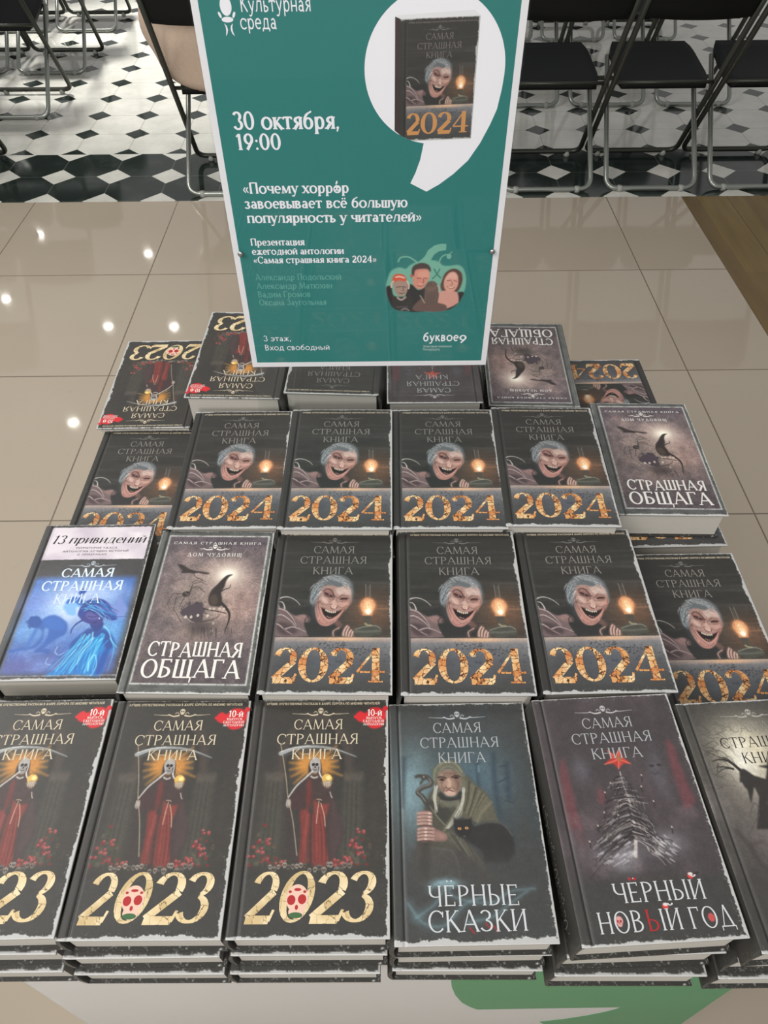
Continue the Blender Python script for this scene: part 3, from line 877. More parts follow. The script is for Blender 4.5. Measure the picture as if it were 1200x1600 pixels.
def art_dorm():
    c = Canvas(BW, BH, RES, (100, 90, 92), 31)
    d = []
    r = random.Random(5)
    f = c.fbm(40, 34, 5)
    c.put(np.clip(f * 2.6 - 1.0, 0, 1), (162, 138, 132), .8)
    c.put(np.clip(1.15 - f * 2.5, 0, 1), (72, 62, 67), .75)
    c.glow(70, 96, 40, 40, (178, 158, 142), .55)
    c.glow(104, 100, 22, 36, (176, 142, 132), .5)
    c.put(np.clip((c.Y - 136) / 28, 0, 1), (82, 73, 76), .88)
    c.put(np.clip((44 - c.Y) / 30, 0, 1), (78, 70, 78), .8)
    c.put(np.clip(c.fbm(14, 10, 4) * 3 - 1.7, 0, 1) * (c.Y > 110) * (c.Y < 170), (150, 128, 118), .5)
    c.tex(9, 9, .2)
    mx, my = (85.9, 62.2)
    c.glow(mx, my, 26, 22, (216, 192, 178), .7)
    c.glow(mx, my, 14.5, 12, (255, 250, 232), 1, 1.6)
    for k in range(60):
        a, L_ = r.uniform(0, 6.28), r.uniform(18, 42)
        c.stroke([(mx + 15 * math.cos(a), my + 12 * math.sin(a)), (mx + L_ * math.cos(a + .12), my + L_ * math.sin(a + .12))], .35, (210, 188, 180), .42)
    for q in (17, 21, 26):
        c.stroke([(mx + q * math.cos(a), my + q * .85 * math.sin(a)) for a in [k * .3 - .6 for k in range(14)]], .4, (206, 180, 172), .4)
    dk = (46, 39, 37)
    # standing rat
    c.poly([(91.3, 61.9), (85.5, 62.8), (80.9, 68), (76.7, 75.1), (72.5, 81.4), (70.2, 87.7), (69.9, 95.1), (72.6, 102.5), (78.7, 104.3), (84.9, 103.7), (84.7, 95.2), (82.4, 87.7), (83.2, 82.7), (84.7, 77.6), (85.2, 71.2), (87.5, 65.4)], dk, 1, .4)
    c.poly([(71.1, 91.4), (77, 88.9), (80.7, 97.6), (78.4, 102.5), (73.3, 100.6)], (84, 70, 58), .7, 1)
    c.stroke([(82.7, 84.6), (86.4, 81.4), (90.2, 79.9), (90.8, 75.8)], 1.3, dk, 1, .35, w2=.7)
    c.stroke([(84.8, 100.1), (90.4, 105.6), (95.4, 113.4), (96.2, 121.7), (95, 129.8), (94.2, 135.5)], 3.8, dk, 1, .4, w2=.5)
    # fly
    c.poly([(28, 48.6), (33.7, 49.3), (40.2, 54), (46.3, 57.4), (45.8, 60), (39.3, 60.6), (33.8, 60.3), (34.1, 56.6), (30.7, 53.3)], dk, .95, .4)
    c.poly([(41.7, 56), (49.6, 57.4), (57.5, 58.7), (65.5, 60.5), (61.4, 61.8), (52.3, 60), (45.9, 60.9)], dk, 1, .4)
    for p in ([(47.4, 60), (49.9, 64.6), (55, 68.5)], [(51.3, 65.9), (56.1, 68.5), (60.1, 72.4)], [(57.2, 68.5), (63.3, 72.4)]):
        c.stroke(p, .6, dk, .9, .35)
    # web and spider
    for k in range(7):
        c.stroke([zdo(500 + 8 * k, 430), zdo(395 + 18 * k, 330 - 6 * k)], .35, (184, 164, 148), .7)
    c.stroke([(30.7, 73.6), (39.3, 71), (50.1, 71.1), (57.9, 72.4)], .4, (184, 164, 148), .7)
    c.ell(*(44.9, 88.6), 4.2, 3.6, dk, 1, .5)
    c.stroke([(43, 86.3), (47, 90.1), (48.1, 87.6)], .5, (170, 160, 150), .8, .4)
    for p in ([(41.4, 88.5), (31.1, 88.1), (27.1, 101.1), (30.6, 107.2)], [(42.5, 91.3), (35.2, 94.3), (35.4, 107.8), (46.8, 124.4)], [(47.8, 86.3), (49.8, 74.9), (56.9, 72.4), (66.2, 76.3)], [(47.8, 91.3), (49.8, 80), (56, 78.8), (64.9, 86.4)], [(43.8, 92.5), (41.6, 102.3), (41.3, 106)], [(48.5, 73.6), (52, 69.8), (57.9, 72.4)]):
        c.stroke(p, .75, dk, .95, .3, w2=.45, smooth=False)
    for k in range(22):
        x, y = r.uniform(420, 700), r.uniform(330, 540)
        c.stroke([zdo(x, y), zdo(x + r.uniform(-30, 30), y + r.uniform(-20, 20))], .4, (74, 62, 58), .6)
    # castle-backed hedgehog
    c.poly([(44.2, 114.4), (45, 108.4), (49.4, 104.2), (50.5, 99.3), (52.7, 102.4), (56, 100.6), (57.7, 98.7), (60.7, 100.6), (63, 99), (65.2, 100.6), (66.7, 106.1), (68.9, 107.9), (68.1, 114.5), (68.4, 121.6), (62.9, 125.1), (57.3, 122.7), (50.1, 118)], (68, 58, 66), .97, .5)
    for k in range(34):
        a = r.uniform(math.pi * .95, 2.05 * math.pi)
        c.stroke([zdo(570 + 110 * math.cos(a), 640 + 95 * math.sin(a)), zdo(570 + 135 * math.cos(a + .1), 640 + 115 * math.sin(a + .1))], .6, (56, 48, 52), .85, .3)
    for x, y in ((490, 690), (546, 690), (615, 672), (714, 676), (770, 752), (755, 830)):
        c.ell(*zdo(x, y), 1.4, 2.0, (216, 202, 190), .9, .5)
    c.stroke([(51.1, 118), (56.4, 123.3), (60.7, 124.5)], .7, (210, 196, 186), .8, .35)
    c.stroke([(67.9, 107.9), (78.6, 109.7), (91.7, 112.8)], 1.2, dk, .9, .4)
    c.stroke([(66.8, 123.9), (76.6, 121.6), (83.2, 118.1), (86.6, 113.3)], 1.4, dk, .85, .4, w2=.5)
    for x in (740, 780, 840, 880):
        c.ell(*zdo(x, 600), 1.6, 1.6, (206, 190, 176), .75, .7)
    c.glow(*zdo(640, 800), 16, 10, (66, 57, 55), .85)
    for k in range(30):
        x = r.uniform(560, 960)
        c.stroke([zdo(x, 800), zdo(x + r.uniform(-12, 12), 800 + r.uniform(30, 130))], .5, dk, .5)
    # worn frame
    e = np.minimum(np.minimum(c.X - 11.5, BW - 6 - c.X), np.minimum(c.Y - 8, BH - 10.5 - c.Y))
    f1, f2 = c.fbm(2, 2, 3), c.fbm(9, 9, 3)
    c.put(np.clip(-e * 2 + .5, 0, 1), (92, 94, 92), 1)
    c.put(np.clip(-e * 2 + .5, 0, 1) * np.clip(f2 * 2.4 - .9, 0, 1), (62, 64, 62), .7)
    c.put(np.exp(-((e + .6) / 1.0) ** 2) * np.clip(f1 * 2.2 - .1, 0, 1), (206, 206, 202), .95)
    c.scuff((190, 190, 186), right=1.6, bottom=1.8, top=1.0)
    hinge(c, (120, 121, 119), (46, 46, 44))
    c.put(np.exp(-((c.X - 1.0) / .9) ** 2) * f1, (170, 170, 166), .7)
    ornament(c, 65, 25.4, (226, 222, 214), 17)
    d += [('САМАЯ СТРАШНАЯ КНИГА', 17, 117, 19.6, 3.6, 'wide', 'white_ink'), ('ДОМ ЧУДОВИЩ', 36, 97, 37, 5.0, 'wide', 'white_ink'),
          ('СТРАШНАЯ', 19.5, 116, 165.5, 17, 'horror', 'white_ink', .04), ('ОБЩАГА', 17.5, 117, 189, 20.5, 'horror', 'white_ink', .03)]
    return c, d


def art_ghosts():
    c = Canvas(BW, BH, RES, (64, 63, 64), 41)
    d = []
    r = random.Random(6)
    inn = np.clip(np.minimum(c.X - 8, 127 - c.X) / 7, 0, 1) * np.clip(np.minimum(c.Y - 74, 202 - c.Y) / 8, 0, 1)
    c.put(inn, (62, 104, 178), 1)
    c.put(inn * np.clip((c.Y - 158) / 30, 0, 1), (84, 88, 148), .85)
    c.glow(60, 116, 36, 30, (214, 226, 248), 1)
    c.glow(96, 150, 10, 40, (150, 200, 240), .6)
    c.glow(84, 100, 34, 14, (176, 196, 236), .8)
    c.glow(24, 146, 18, 16, (108, 160, 214), .8)
    c.glow(112, 150, 14, 20, (110, 178, 226), .7)
    c.put(np.clip(c.fbm(24, 16, 4) * 2.6 - 1.2, 0, 1) * inn, (130, 172, 232), .5)
    c.glow(18, 112, 16, 14, (112, 138, 208), .7)
    c.tex(8, 8, .08)
    # faint distant figures
    c.poly([(109.4, 110.1), (109.4, 103.2), (111.8, 103.1), (114.4, 109.2), (120.7, 117.4), (123.3, 123.3), (121, 127.9), (122.1, 132.3), (112, 131.1), (106.5, 120.9)], (122, 142, 206), .85, .9)
    c.poly([(53.2, 114.5), (56.3, 106.7), (62.3, 105), (69.6, 107.8), (73.4, 113.8), (71.2, 119.1), (67, 117.8), (68.4, 128.2), (62.1, 128.4), (57.2, 124.1), (52.4, 118.3)], (108, 168, 224), .8, 1)
    c.poly([(54.1, 112.9), (56.2, 106.3), (62.2, 104.5), (71.3, 108.5), (73.3, 115.3), (69, 115.4), (62.6, 111.1), (57.9, 112.8)], (44, 104, 184), .95, .7)
    c.poly([(64.3, 99.4), (66.1, 94.3), (70.6, 93.2), (72.4, 97.2), (70.1, 102.3), (68.3, 107.8), (66.3, 107.1), (66.9, 102.4)], (36, 78, 160), .95, .5)
    # crouching figure
    c.poly([(33.8, 135.2), (39.6, 129.2), (46.9, 128.2), (55.6, 132.3), (63.4, 140), (64.6, 151.3), (57.6, 157.1), (51.9, 162.8), (46.6, 169.7), (42.7, 172.5), (38.3, 173.9), (39.5, 169.9), (44.6, 163), (46.2, 151.9), (44.2, 144.9), (40.5, 145), (42.2, 154.8), (41, 163.1), (36.7, 168.6), (27.5, 170.2), (16.5, 173.2), (9, 172), (14.3, 169.9), (26.7, 167.5), (34.6, 166), (38.6, 159), (39.7, 150.7), (35.6, 145.2), (30.7, 145.3)], (46, 92, 170), .95, .8)
    c.poly([(29.9, 146.8), (33.6, 146.6), (32.1, 157.9), (30.3, 167.4), (26.3, 166.2), (28.5, 158)], (56, 108, 184), .9, .8)
    c.poly([(36.7, 136.5), (42.5, 130.5), (53.3, 133.1), (60.3, 140.1), (59.8, 147.2), (50.7, 146.1), (42.5, 143.5)], (58, 110, 192), .6, 1.5)
    c.poly([(19.8, 134.2), (23.3, 129.4), (29.6, 129.5), (34.8, 135.2), (34.5, 141.6), (29, 144), (23.3, 140.6)], (36, 80, 154), 1, .6)
    for k in range(26):
        a = r.uniform(1.9, 4.6)
        c.stroke([zgh(305 + 40 * math.cos(a), 370 - 40 * math.sin(a)), zgh(305 + r.uniform(55, 80) * math.cos(a), 375 - r.uniform(45, 70) * math.sin(a))], .6, (36, 74, 146), .8)
    for p in ([(16.3, 172.5), (11.1, 174.6), (10.5, 179.9)], [(17.7, 173.1), (15.5, 177.2), (16.8, 181.1)], [(21.3, 173.1), (20.6, 178.4), (20.8, 182.3)], [(13.5, 171.3), (7.4, 170.8), (6.7, 172.1)]):
        c.stroke(p, .9, (38, 78, 152), .9, .4, w2=.4)
    c.poly([(38.3, 173.9), (42.1, 170.5), (52.8, 170.2), (54.6, 176.2), (50.8, 175.6), (47.8, 173.7)], (46, 90, 164), .9, .6)
    c.stroke([(60.7, 168), (59.8, 173.4), (64.5, 177.2), (69.8, 174.4), (73.5, 170.3)], 1.2, (160, 196, 238), .7, .7)
    c.stroke([(54.5, 180.1), (54.1, 186.7), (59.4, 188.5)], .8, (160, 196, 238), .7, .5)
    # girl: dress
    c.poly([(87.7, 149.2), (95.6, 145.4), (104.5, 145.9), (112, 151.3), (120.1, 165), (117.9, 171.8), (115.4, 179.9), (115.4, 190.4), (111.5, 201.9), (86.2, 200), (58.4, 201.2), (65.7, 194.1), (76.3, 180.9), (82.5, 167.4), (80.9, 156.4)], (32, 122, 196), .97, .8)
    c.poly([(73.7, 162.2), (81, 152.2), (87.9, 145), (99.8, 147.4), (102, 145.9), (114.2, 155.5), (119.1, 166.4), (113, 172), (105.6, 161.3), (98.1, 155.9), (93.3, 161.6), (88, 169.9), (79, 172.9), (74.2, 173)], (40, 68, 140), .9, .9)
    c.poly([(110.5, 172), (115.4, 171.9), (114.8, 190.4), (112.7, 201.9), (107.7, 200.8), (107.6, 185.4)], (36, 76, 156), .9, .8)
    for k in range(60):
        x = r.uniform(700, 950)
        t = (x - 700) / 250
        xb = 420 + 470 * t + r.uniform(-60, 60)
        c.stroke([zgh(x, 500 + r.uniform(-10, 60)), zgh((x + xb) / 2 + r.uniform(-30, 50), 640), zgh(xb, 850 - r.uniform(0, 60))], r.uniform(.6, 2.0), r.choice([(80, 196, 236), (34, 150, 214), (20, 96, 176), (130, 220, 244), (56, 66, 140)]), .65, .6, w2=.5)
    for p in ([(93, 150.5), (94.5, 161.6), (90.4, 169.9), (86.4, 178), (86.7, 188.5)], [(101, 141.7), (108.9, 148.6), (115.4, 161), (122.2, 169)], [(99.4, 195.9), (98, 185.6), (102.1, 177.6), (106.4, 190.6), (104.2, 200.8)]):
        c.stroke(p, 1.4, (164, 226, 246), .8, .6, w2=.6)
    # girl: head and blown hair
    c.poly([(87.8, 139.2), (100, 137.4), (101.7, 144.5), (96.4, 149), (90.6, 145.6)], (40, 62, 130), 1, .6)
    c.poly([(73.5, 128), (75, 119), (83.6, 117.2), (94.6, 119.8), (99.2, 128.6), (100, 137.4), (94.7, 141.9), (85.3, 139.3), (77.3, 135.2)], (58, 62, 132), 1, .7)
    c.poly([(79.5, 126.3), (85.4, 124.6), (95.1, 127.3), (95.2, 133.2), (88, 134.9), (82.2, 132.1)], (92, 92, 160), .8, 1)
    c.poly([(71.2, 128.1), (71.2, 119.1), (75.5, 110.6), (85.1, 107.2), (94.7, 109.1), (102.9, 116.5), (109.1, 126.8), (114.6, 134), (109.8, 135.6), (101.2, 131.5), (95.4, 128.7), (86.7, 124.6), (81.3, 123.3), (77.7, 129.3), (75.9, 132.3)], (42, 66, 144), 1, .6)
    for k in range(60):
        x0 = r.uniform(690, 860)
        c.stroke([zgh(x0, 200 + r.uniform(0, 90)), zgh(x0 + 80, 230 + r.uniform(0, 80)), zgh(min(x0 + 170, 1010), 290 + r.uniform(0, 90))], r.uniform(.5, 1.3), r.choice([(70, 170, 226), (44, 110, 196), (28, 42, 108), (110, 92, 172), (26, 58, 132), (120, 206, 240)]), .8, .45, w2=.3)
    c.stroke([(82.9, 129.9), (88.3, 131.2), (93.1, 129.6)], .9, (26, 32, 84), .9)
    c.stroke([(90.1, 138.4), (93.7, 137.6)], .9, (26, 32, 84), .9)
    c.ell(*(95.4, 133.1), .6, 1.2, (220, 230, 246), .9, .4)
    c.stroke([(77.9, 135.2), (72.7, 139.7), (69.9, 145.5), (69.8, 151.2)], 2.6, (40, 66, 140), .95, .5, w2=1.2)
    c.stroke([(105.9, 129.9), (113.9, 131.1), (124.2, 131)], .8, (50, 84, 150), .8, .5)
    # paper label
    lab = np.clip(np.minimum(np.minimum(c.X - 7.5, 126.5 - c.X), np.minimum(c.Y - 3.5, 52.5 - c.Y)) * 2 + (c.fbm(3, 3, 3) - .5) * 3, 0, 1)
    c.put(lab, (218, 210, 216), 1)
    c.put(lab * np.clip(c.fbm(30, 18, 3) * 2.4 - 1, 0, 1), (190, 178, 192), .8)
    c.put(lab * np.clip(c.fbm(24, 14, 3) * 4 - 2.6, 0, 1), (236, 230, 232), .7)
    hinge(c)
    c.scuff(right=1.0, bottom=2.2, top=.8)
    c.put(np.exp(-((c.Y - 201.2) / .8) ** 2) * c.fbm(3, 3, 2) * (c.X > 8), (196, 194, 196), .9)
    ornament(c, 70, 60.5, (178, 188, 198), 27)
    d += [('13', 13, 28, 29, 13.0, 'script', 'black_ink'), ('привидений', 33, 122, 28.5, 12, 'script', 'black_ink'),
          ('ТЕРРИТОРИЯ УЖАСА', 44, 92, 36.8, 2.6, 'tiny', 'grey_ink'), ('АНТОЛОГИЯ ЛУЧШИХ ИСТОРИЙ', 30, 106, 41.6, 2.6, 'tiny', 'grey_ink'), ('О ПРИЗРАКАХ', 48, 82, 46.4, 2.6, 'tiny', 'grey_ink'),
          ('САМАЯ', 38, 97, 77.5, 12, 'horror', 'ice_ink', .02), ('СТРАШНАЯ', 21, 111, 96, 13, 'horror', 'ice_ink', .02), ('КНИГА', 40, 90, 113, 12.5, 'roman', 'ice_ink', .02)]
    return c, d


def art_crone():
    c = Canvas(BW, BH, RES, (60, 62, 61), 51)
    d = []
    r = random.Random(7)
    c.glow(*(19.5, 82.7), 20, 40, (128, 158, 166), .85)
    c.glow(*(76.5, 73.2), 36, 36, (82, 108, 120), .8)
    c.put(np.clip(c.fbm(20, 60, 4) * 2 - .9, 0, 1) * (c.Y < 150), (54, 68, 76), .55)
    for p, w_ in (([(79.5, 59.9), (78.9, 83.7), (82.4, 99.1)], 3.5), ([(95.4, 52), (93.7, 82.3), (94.9, 107.6)], 4.5), ([(106.8, 60.4), (104.6, 91)], 5), ([(12.7, 54.1), (9.6, 97.8)], 4)):
        c.stroke(p, w_, (50, 64, 74), .75, 1.8)
    for p in ([(96.8, 78), (106.8, 73.8)], [(99.4, 63.4), (106.5, 62.7)], [(80.3, 60.8), (80.5, 68)], [(100.8, 94.4), (108.2, 96.2)]):
        c.stroke(p, 1, (40, 52, 60), .7, .7)
    c.stroke([(80.6, 62.6), (80.5, 67.6)], 2, (128, 158, 170), .6, 1)
    # skirt and knees
    c.poly([(21.8, 127.1), (48.7, 118.9), (62.7, 129.4), (77.3, 146.6), (80.5, 161.5), (20.3, 160.4)], (66, 63, 60), .95, 2)
    c.poly([(24.1, 131.1), (37.9, 132.9), (50.8, 135.4), (52, 161), (21.1, 160.4)], (78, 74, 70), .7, 2)
    c.stroke([(25.7, 131.9), (37.9, 133.3), (50.7, 136.2), (54.8, 146.2), (55.3, 159.6)], 1.2, (104, 98, 92), .5, 1.2)
    # shawl body
    c.poly([(31.9, 92.3), (41, 83), (53.9, 95.2), (66.1, 81.8), (67.9, 71.3), (75.1, 78.5), (83.7, 86.4), (88.7, 95.8), (90.7, 104.2), (91.7, 113.2), (79.2, 113), (69.3, 112), (59.7, 106.9), (52, 119.7), (62.7, 130.2), (75.7, 146.5), (76.6, 153.3), (67.7, 146.4), (57.3, 135.5), (46.1, 133), (32.3, 130.4), (30.7, 114.6)], (72, 70, 60), .97, .8)
    c.poly([(67.1, 71.3), (74.2, 78.5), (83.7, 86.4), (88.7, 95.8), (90.9, 105.8), (91.4, 112.8), (77.6, 112.6), (67.7, 111.2), (59.8, 106.1), (64.9, 95.4)], (88, 86, 72), .97, .9)
    for k in range(24):
        t = k / 23
        c.stroke([zcr(720 + 250 * t, 330 + 230 * t), zcr(720 + 150 * t, 500 + 170 * t), zcr(680 + 150 * t, 640 + 120 * t)], r.uniform(.9, 2.6), r.choice([(58, 56, 46), (112, 108, 90), (50, 48, 42), (96, 94, 78)]), .7, .8)
    c.poly([(33.5, 94.8), (40.8, 87.3), (44.5, 95), (51.7, 101.8), (53, 106.8), (47.4, 114.8), (39.5, 108.2), (34, 101.5)], (56, 56, 50), .95, .9)
    c.poly([(47, 120.5), (52.8, 120.6), (62.9, 127.9), (75.8, 145), (73.9, 148), (62.2, 134.9), (51.3, 129.2), (47.3, 126.8)], (84, 82, 72), .8, 1)
    for k in range(14):
        x = 520 + 14 * k
        c.stroke([zcr(x, 880 + 6 * k), zcr(x + 60, 960 + 8 * k), zcr(x + 130, 1060 + 9 * k)], .8, r.choice([(112, 108, 94), (58, 56, 50)]), .6, .6)
    # hood
    c.poly([(38.2, 75.2), (38.4, 66.3), (42.5, 60.6), (48.9, 56.8), (57.7, 57.2), (63.5, 61.9), (67.3, 70.4), (67, 81.8), (64.9, 95.4), (61, 102), (56.3, 106.9), (52.7, 110.1), (47.1, 118.9), (43.8, 118.8), (51.2, 108.4), (58.7, 98.6), (62.5, 88.6), (63.7, 80), (62.6, 72.1), (57.9, 66.3), (51, 64.3), (45.5, 67.8), (42.5, 73.5), (42.9, 81.4), (44, 89.9), (39.9, 101.6), (38.6, 94.9), (35.4, 91.5), (38.5, 83)], (98, 98, 82), .98, .7)
    c.stroke([(39.2, 74.3), (40.3, 66.4), (46, 60.2), (53.2, 58.1), (60.1, 60.5), (64.8, 67.7)], 1.2, (140, 138, 118), .7, .8)
    c.stroke([(43.7, 69.1), (48.4, 63.8), (54.6, 62.6), (60.5, 66.7), (63.6, 71.2)], 1.0, (126, 122, 104), .8, .6)
    # face
    c.poly([(42.6, 74.4), (45, 68.7), (50.9, 65.2), (57.8, 66.5), (62.7, 71.7), (63.6, 79.1), (60.8, 86), (55.6, 89.5), (49.7, 88.7), (45.2, 84.8), (42.9, 80.5)], (150, 124, 108), 1, .6)
    c.poly([(57.8, 67.6), (62.6, 72.1), (63.4, 79.1), (60.6, 86), (57, 88.5), (58.5, 79.9), (56.4, 73.8)], (108, 86, 74), .75, 1)
    c.poly([(44.6, 68.2), (50.9, 65.5), (57.8, 66.7), (61.9, 70.3), (55.8, 70), (48.8, 70.1)], (112, 92, 80), .7, 1)
    c.poly([(43.4, 80.5), (47.2, 81.4), (49.6, 84.1), (46.8, 87.4), (44.4, 84)], (118, 92, 80), .7, .9)
    c.poly([(47.8, 84.9), (51.4, 83.2), (55.6, 83.7), (58.1, 85.5), (55.6, 89.1), (49.7, 88.7)], (196, 164, 148), .85, .7)
    for p, w_ in (([(43.1, 72.6), (46.1, 72), (50.4, 73.3)], 1.5), ([(62.6, 71.9), (59.2, 71.2), (55.3, 72.5)], 1.5)):
        c.stroke(p, w_, (60, 46, 40), .95, .5)
    for x, y in ((455, 322), (604, 300)):
        c.ell(*zcr(x, y), 3.0, 1.5, (86, 64, 56), .9, .7)
        c.ell(*zcr(x, y), 1.4, .8, (30, 24, 22), 1, .35)
    c.poly([(51, 73.7), (53.4, 73.7), (54.7, 80.7), (53.8, 82.6), (51.4, 83.1), (49.7, 81.8), (51.1, 78)], (176, 146, 128), .95, .5)
    c.stroke([(49.8, 81.7), (51.4, 82.9), (54, 82.2)], .9, (76, 52, 46), .9, .4)
    c.stroke([(49.1, 84.9), (52.2, 84.1), (55.9, 85.4)], 1.0, (92, 60, 56), .9, .4)
    for p in ([(49.8, 80.6), (47.8, 83.2), (46.9, 85.3)], [(55, 80.7), (57, 83.3), (57.3, 85.9)], [(47.5, 76.2), (45.6, 78.8), (45.9, 81.4)], [(58.9, 75.6), (60.8, 78.2), (60.1, 81.7)], [(48.9, 69.4), (52.4, 68.9), (56.7, 69.5)], [(47.9, 70.6), (50.5, 71.4)], [(52.1, 72.8), (52, 70.1)], [(53.2, 72.5), (54.1, 69.8)], [(44.9, 77), (46.1, 78.1)]):
        c.stroke(p, .6, (92, 70, 62), .8, .45)
    c.stroke([(44.1, 88.2), (47.3, 91.7), (53.2, 93.1), (59.3, 91.9), (62.2, 87.7)], 4.6, (46, 45, 42), .95, .9)
    for k in range(20):
        x = 440 + 10 * k
        c.stroke([zcr(x, 535 + 12 * math.sin(k / 6)), zcr(x - 4, 575), zcr(x - 2, 590 + r.uniform(0, 30))], .7, (150, 148, 128), .6, .35, w2=.3)
    # side hair
    for k in range(16):
        c.stroke([zcr(392 + r.uniform(-14, 16), 380 + r.uniform(0, 30)), zcr(376 + r.uniform(-14, 20), 500), zcr(392 + r.uniform(-8, 20), 610 + r.uniform(0, 60))], .7, r.choice([(166, 164, 150), (120, 118, 106), (196, 194, 184)]), .75, .4, w2=.3)
        c.stroke([zcr(680 + r.uniform(-12, 14), 400 + r.uniform(0, 30)), zcr(672 + r.uniform(-14, 14), 540), zcr(620 + r.uniform(-30, 40), 650 + r.uniform(0, 50)), zcr(510 + r.uniform(-20, 20), 830)], .7, r.choice([(166, 164, 150), (112, 110, 98), (186, 184, 172)]), .7, .4, w2=.3)
    c.stroke([(34.2, 98.2), (39.6, 106.6), (45.8, 114)], 1.2, (136, 132, 114), .7, .7)
    # staff
    q = [(31, 94.8), (27.8, 89.7), (24.1, 86.2), (25.5, 83.6), (30, 81.1), (35.2, 79.5), (36.7, 76.9), (34.7, 73.4), (32.2, 71.1), (29.6, 71.5)]
    c.stroke(q, 4.6, (66, 64, 60), 1, .5, w2=3.6)
    c.stroke([(x - .6, y - .8) for x, y in q], 1.1, (124, 124, 116), .75, .5)
    c.poly([(21.8, 70.9), (25.8, 69.2), (29.7, 69.6), (34.8, 71.6), (32.9, 74.2), (30.3, 75), (26.6, 79.3), (26.3, 76.7), (28.1, 74.1), (26.1, 72.3), (22.6, 72.7)], (62, 60, 56), 1, .4)
    c.ell(*(30, 71.7), 1.0, .8, (140, 132, 118), .9, .4)
    c.poly([(29.3, 94.8), (32.7, 93.1), (33.9, 102.3), (29.8, 160.6), (21.9, 160.4), (24.1, 130.3), (27.8, 106.4)], (56, 53, 49), .75, 1.2)
    # hands
    c.poly([(22.6, 105.4), (25.5, 102.2), (33.1, 101.9), (35.5, 104.9), (34.5, 114.6), (29, 116.1), (23.3, 113.6)], (116, 88, 82), 1, .6)
    c.poly([(21.9, 118.4), (27.3, 115.7), (35.6, 116.2), (42.1, 119.2), (46.9, 122), (46.7, 126.8), (41.5, 127.9), (32.5, 127.7), (23.1, 127.2)], (120, 92, 86), 1, .6)
    for k in range(4):
        y = 668 + 36 * k
        c.stroke([zcr(208, y + 8), zcr(270, y), zcr(338, y + 8)], 2.7, (170, 138, 128), .9, .6)
        c.stroke([zcr(205, y + 26), zcr(270, y + 20), zcr(338, y + 26)], .8, (64, 46, 42), .85, .4)
        c.ell(*zcr(325, y + 4), 1.2, .9, (206, 180, 168), .8, .5)
        y = 832 + 36 * k
        c.stroke([zcr(212, y + 8), zcr(280, y - 2), zcr(360, y + 4)], 2.6, (170, 138, 128), .9, .6)
        c.stroke([zcr(212, y + 26), zcr(280, y + 16), zcr(360, y + 22)], .8, (64, 46, 42), .85, .4)
        c.ell(*zcr(285, y), 1.3, .9, (210, 184, 172), .8, .5)
    c.poly([(36.3, 118.7), (42, 120.4), (46.4, 122.8), (46.4, 126), (39.9, 126.7), (35.9, 125)], (150, 118, 108), .7, .9)
    # cat
    c.poly([(55.2, 110.1), (61.2, 109.4), (67.8, 110.3), (72.4, 114.5), (80.9, 112.6), (91.8, 112.8), (98.8, 116.6), (103.7, 123.8), (103.4, 137.9), (96, 145.4), (82.3, 145.1), (77.5, 145.1), (75.2, 135.9), (62.9, 127.1), (55.2, 121.4)], (42, 41, 41), .97, 1)
    c.poly([(54.2, 107.2), (56.1, 110.1), (61.1, 110.6), (67.4, 109.9), (69.7, 108.1), (70.2, 115.3), (68.4, 121.6), (63.1, 124.7), (56.8, 122.2), (54.3, 116.6)], (38, 37, 37), 1, .6)
    c.stroke([(72.4, 114.9), (80.9, 112.9), (91.8, 112.9), (98.8, 116.7), (103.3, 123.8)], 1.4, (88, 90, 88), .65, .9)
    c.stroke([(69.6, 108.7), (70.7, 114.5), (72.3, 115.3)], .8, (80, 82, 80), .6, .6)
    for x, y in ((638, 832), (712, 826)):
        c.ell(*zcr(x, y), 1.5, 1.1, (216, 160, 96), 1, .4)
        c.ell(*zcr(x, y), .45, .8, (50, 28, 20), 1, .2)
    c.ell(*(62.4, 124.1), 1.2, .8, (90, 88, 86), .7, .6)
    c.put(np.clip((c.Y - 132) / 34, 0, 1), (60, 61, 60), .85)
    # smoke
    for p, wd in (([(12, 176), (24, 190), (40, 192), (52, 182), (60, 176), (72, 172)], 8), ([(30, 166), (38, 160), (50, 160), (46, 168), (58, 174), (80, 176), (96, 168), (116, 166)], 6), ([(60, 190), (80, 186), (96, 176), (110, 168)], 6), ([(18, 186), (34, 176), (42, 164)], 7)):
        c.stroke(p, wd, (104, 136, 146), .3, wd * .45, w2=wd * .3)
        c.stroke(p, wd * .2, (140, 176, 186), .3, 1.2)
    c.glow(44, 161, 12, 3, (150, 190, 200), .6)
    c.tex(5, 5, .07)
    hinge(c)
    c.scuff(right=2.0, bottom=4.2, top=1.6)
    titles(c, d, 30, (176, 182, 186), 'cold_silver', (41, 87, 28, 102, 44, 88), orn=14)
    d += [('ЧЁРНЫЕ', 28, 103, 178, 15.5, 'roman', 'pale_ink', .02), ('СКАЗКИ', 27, 107, 196.5, 15.5, 'roman', 'pale_ink', .02)]
    for x, y in ((62, 196), (75, 193), (81, 195)):
        c.stroke([(x - 1.5, y - 2), (x + 1.5, y + 1.5)], 1.6, (150, 44, 44), .8)
    return c, d


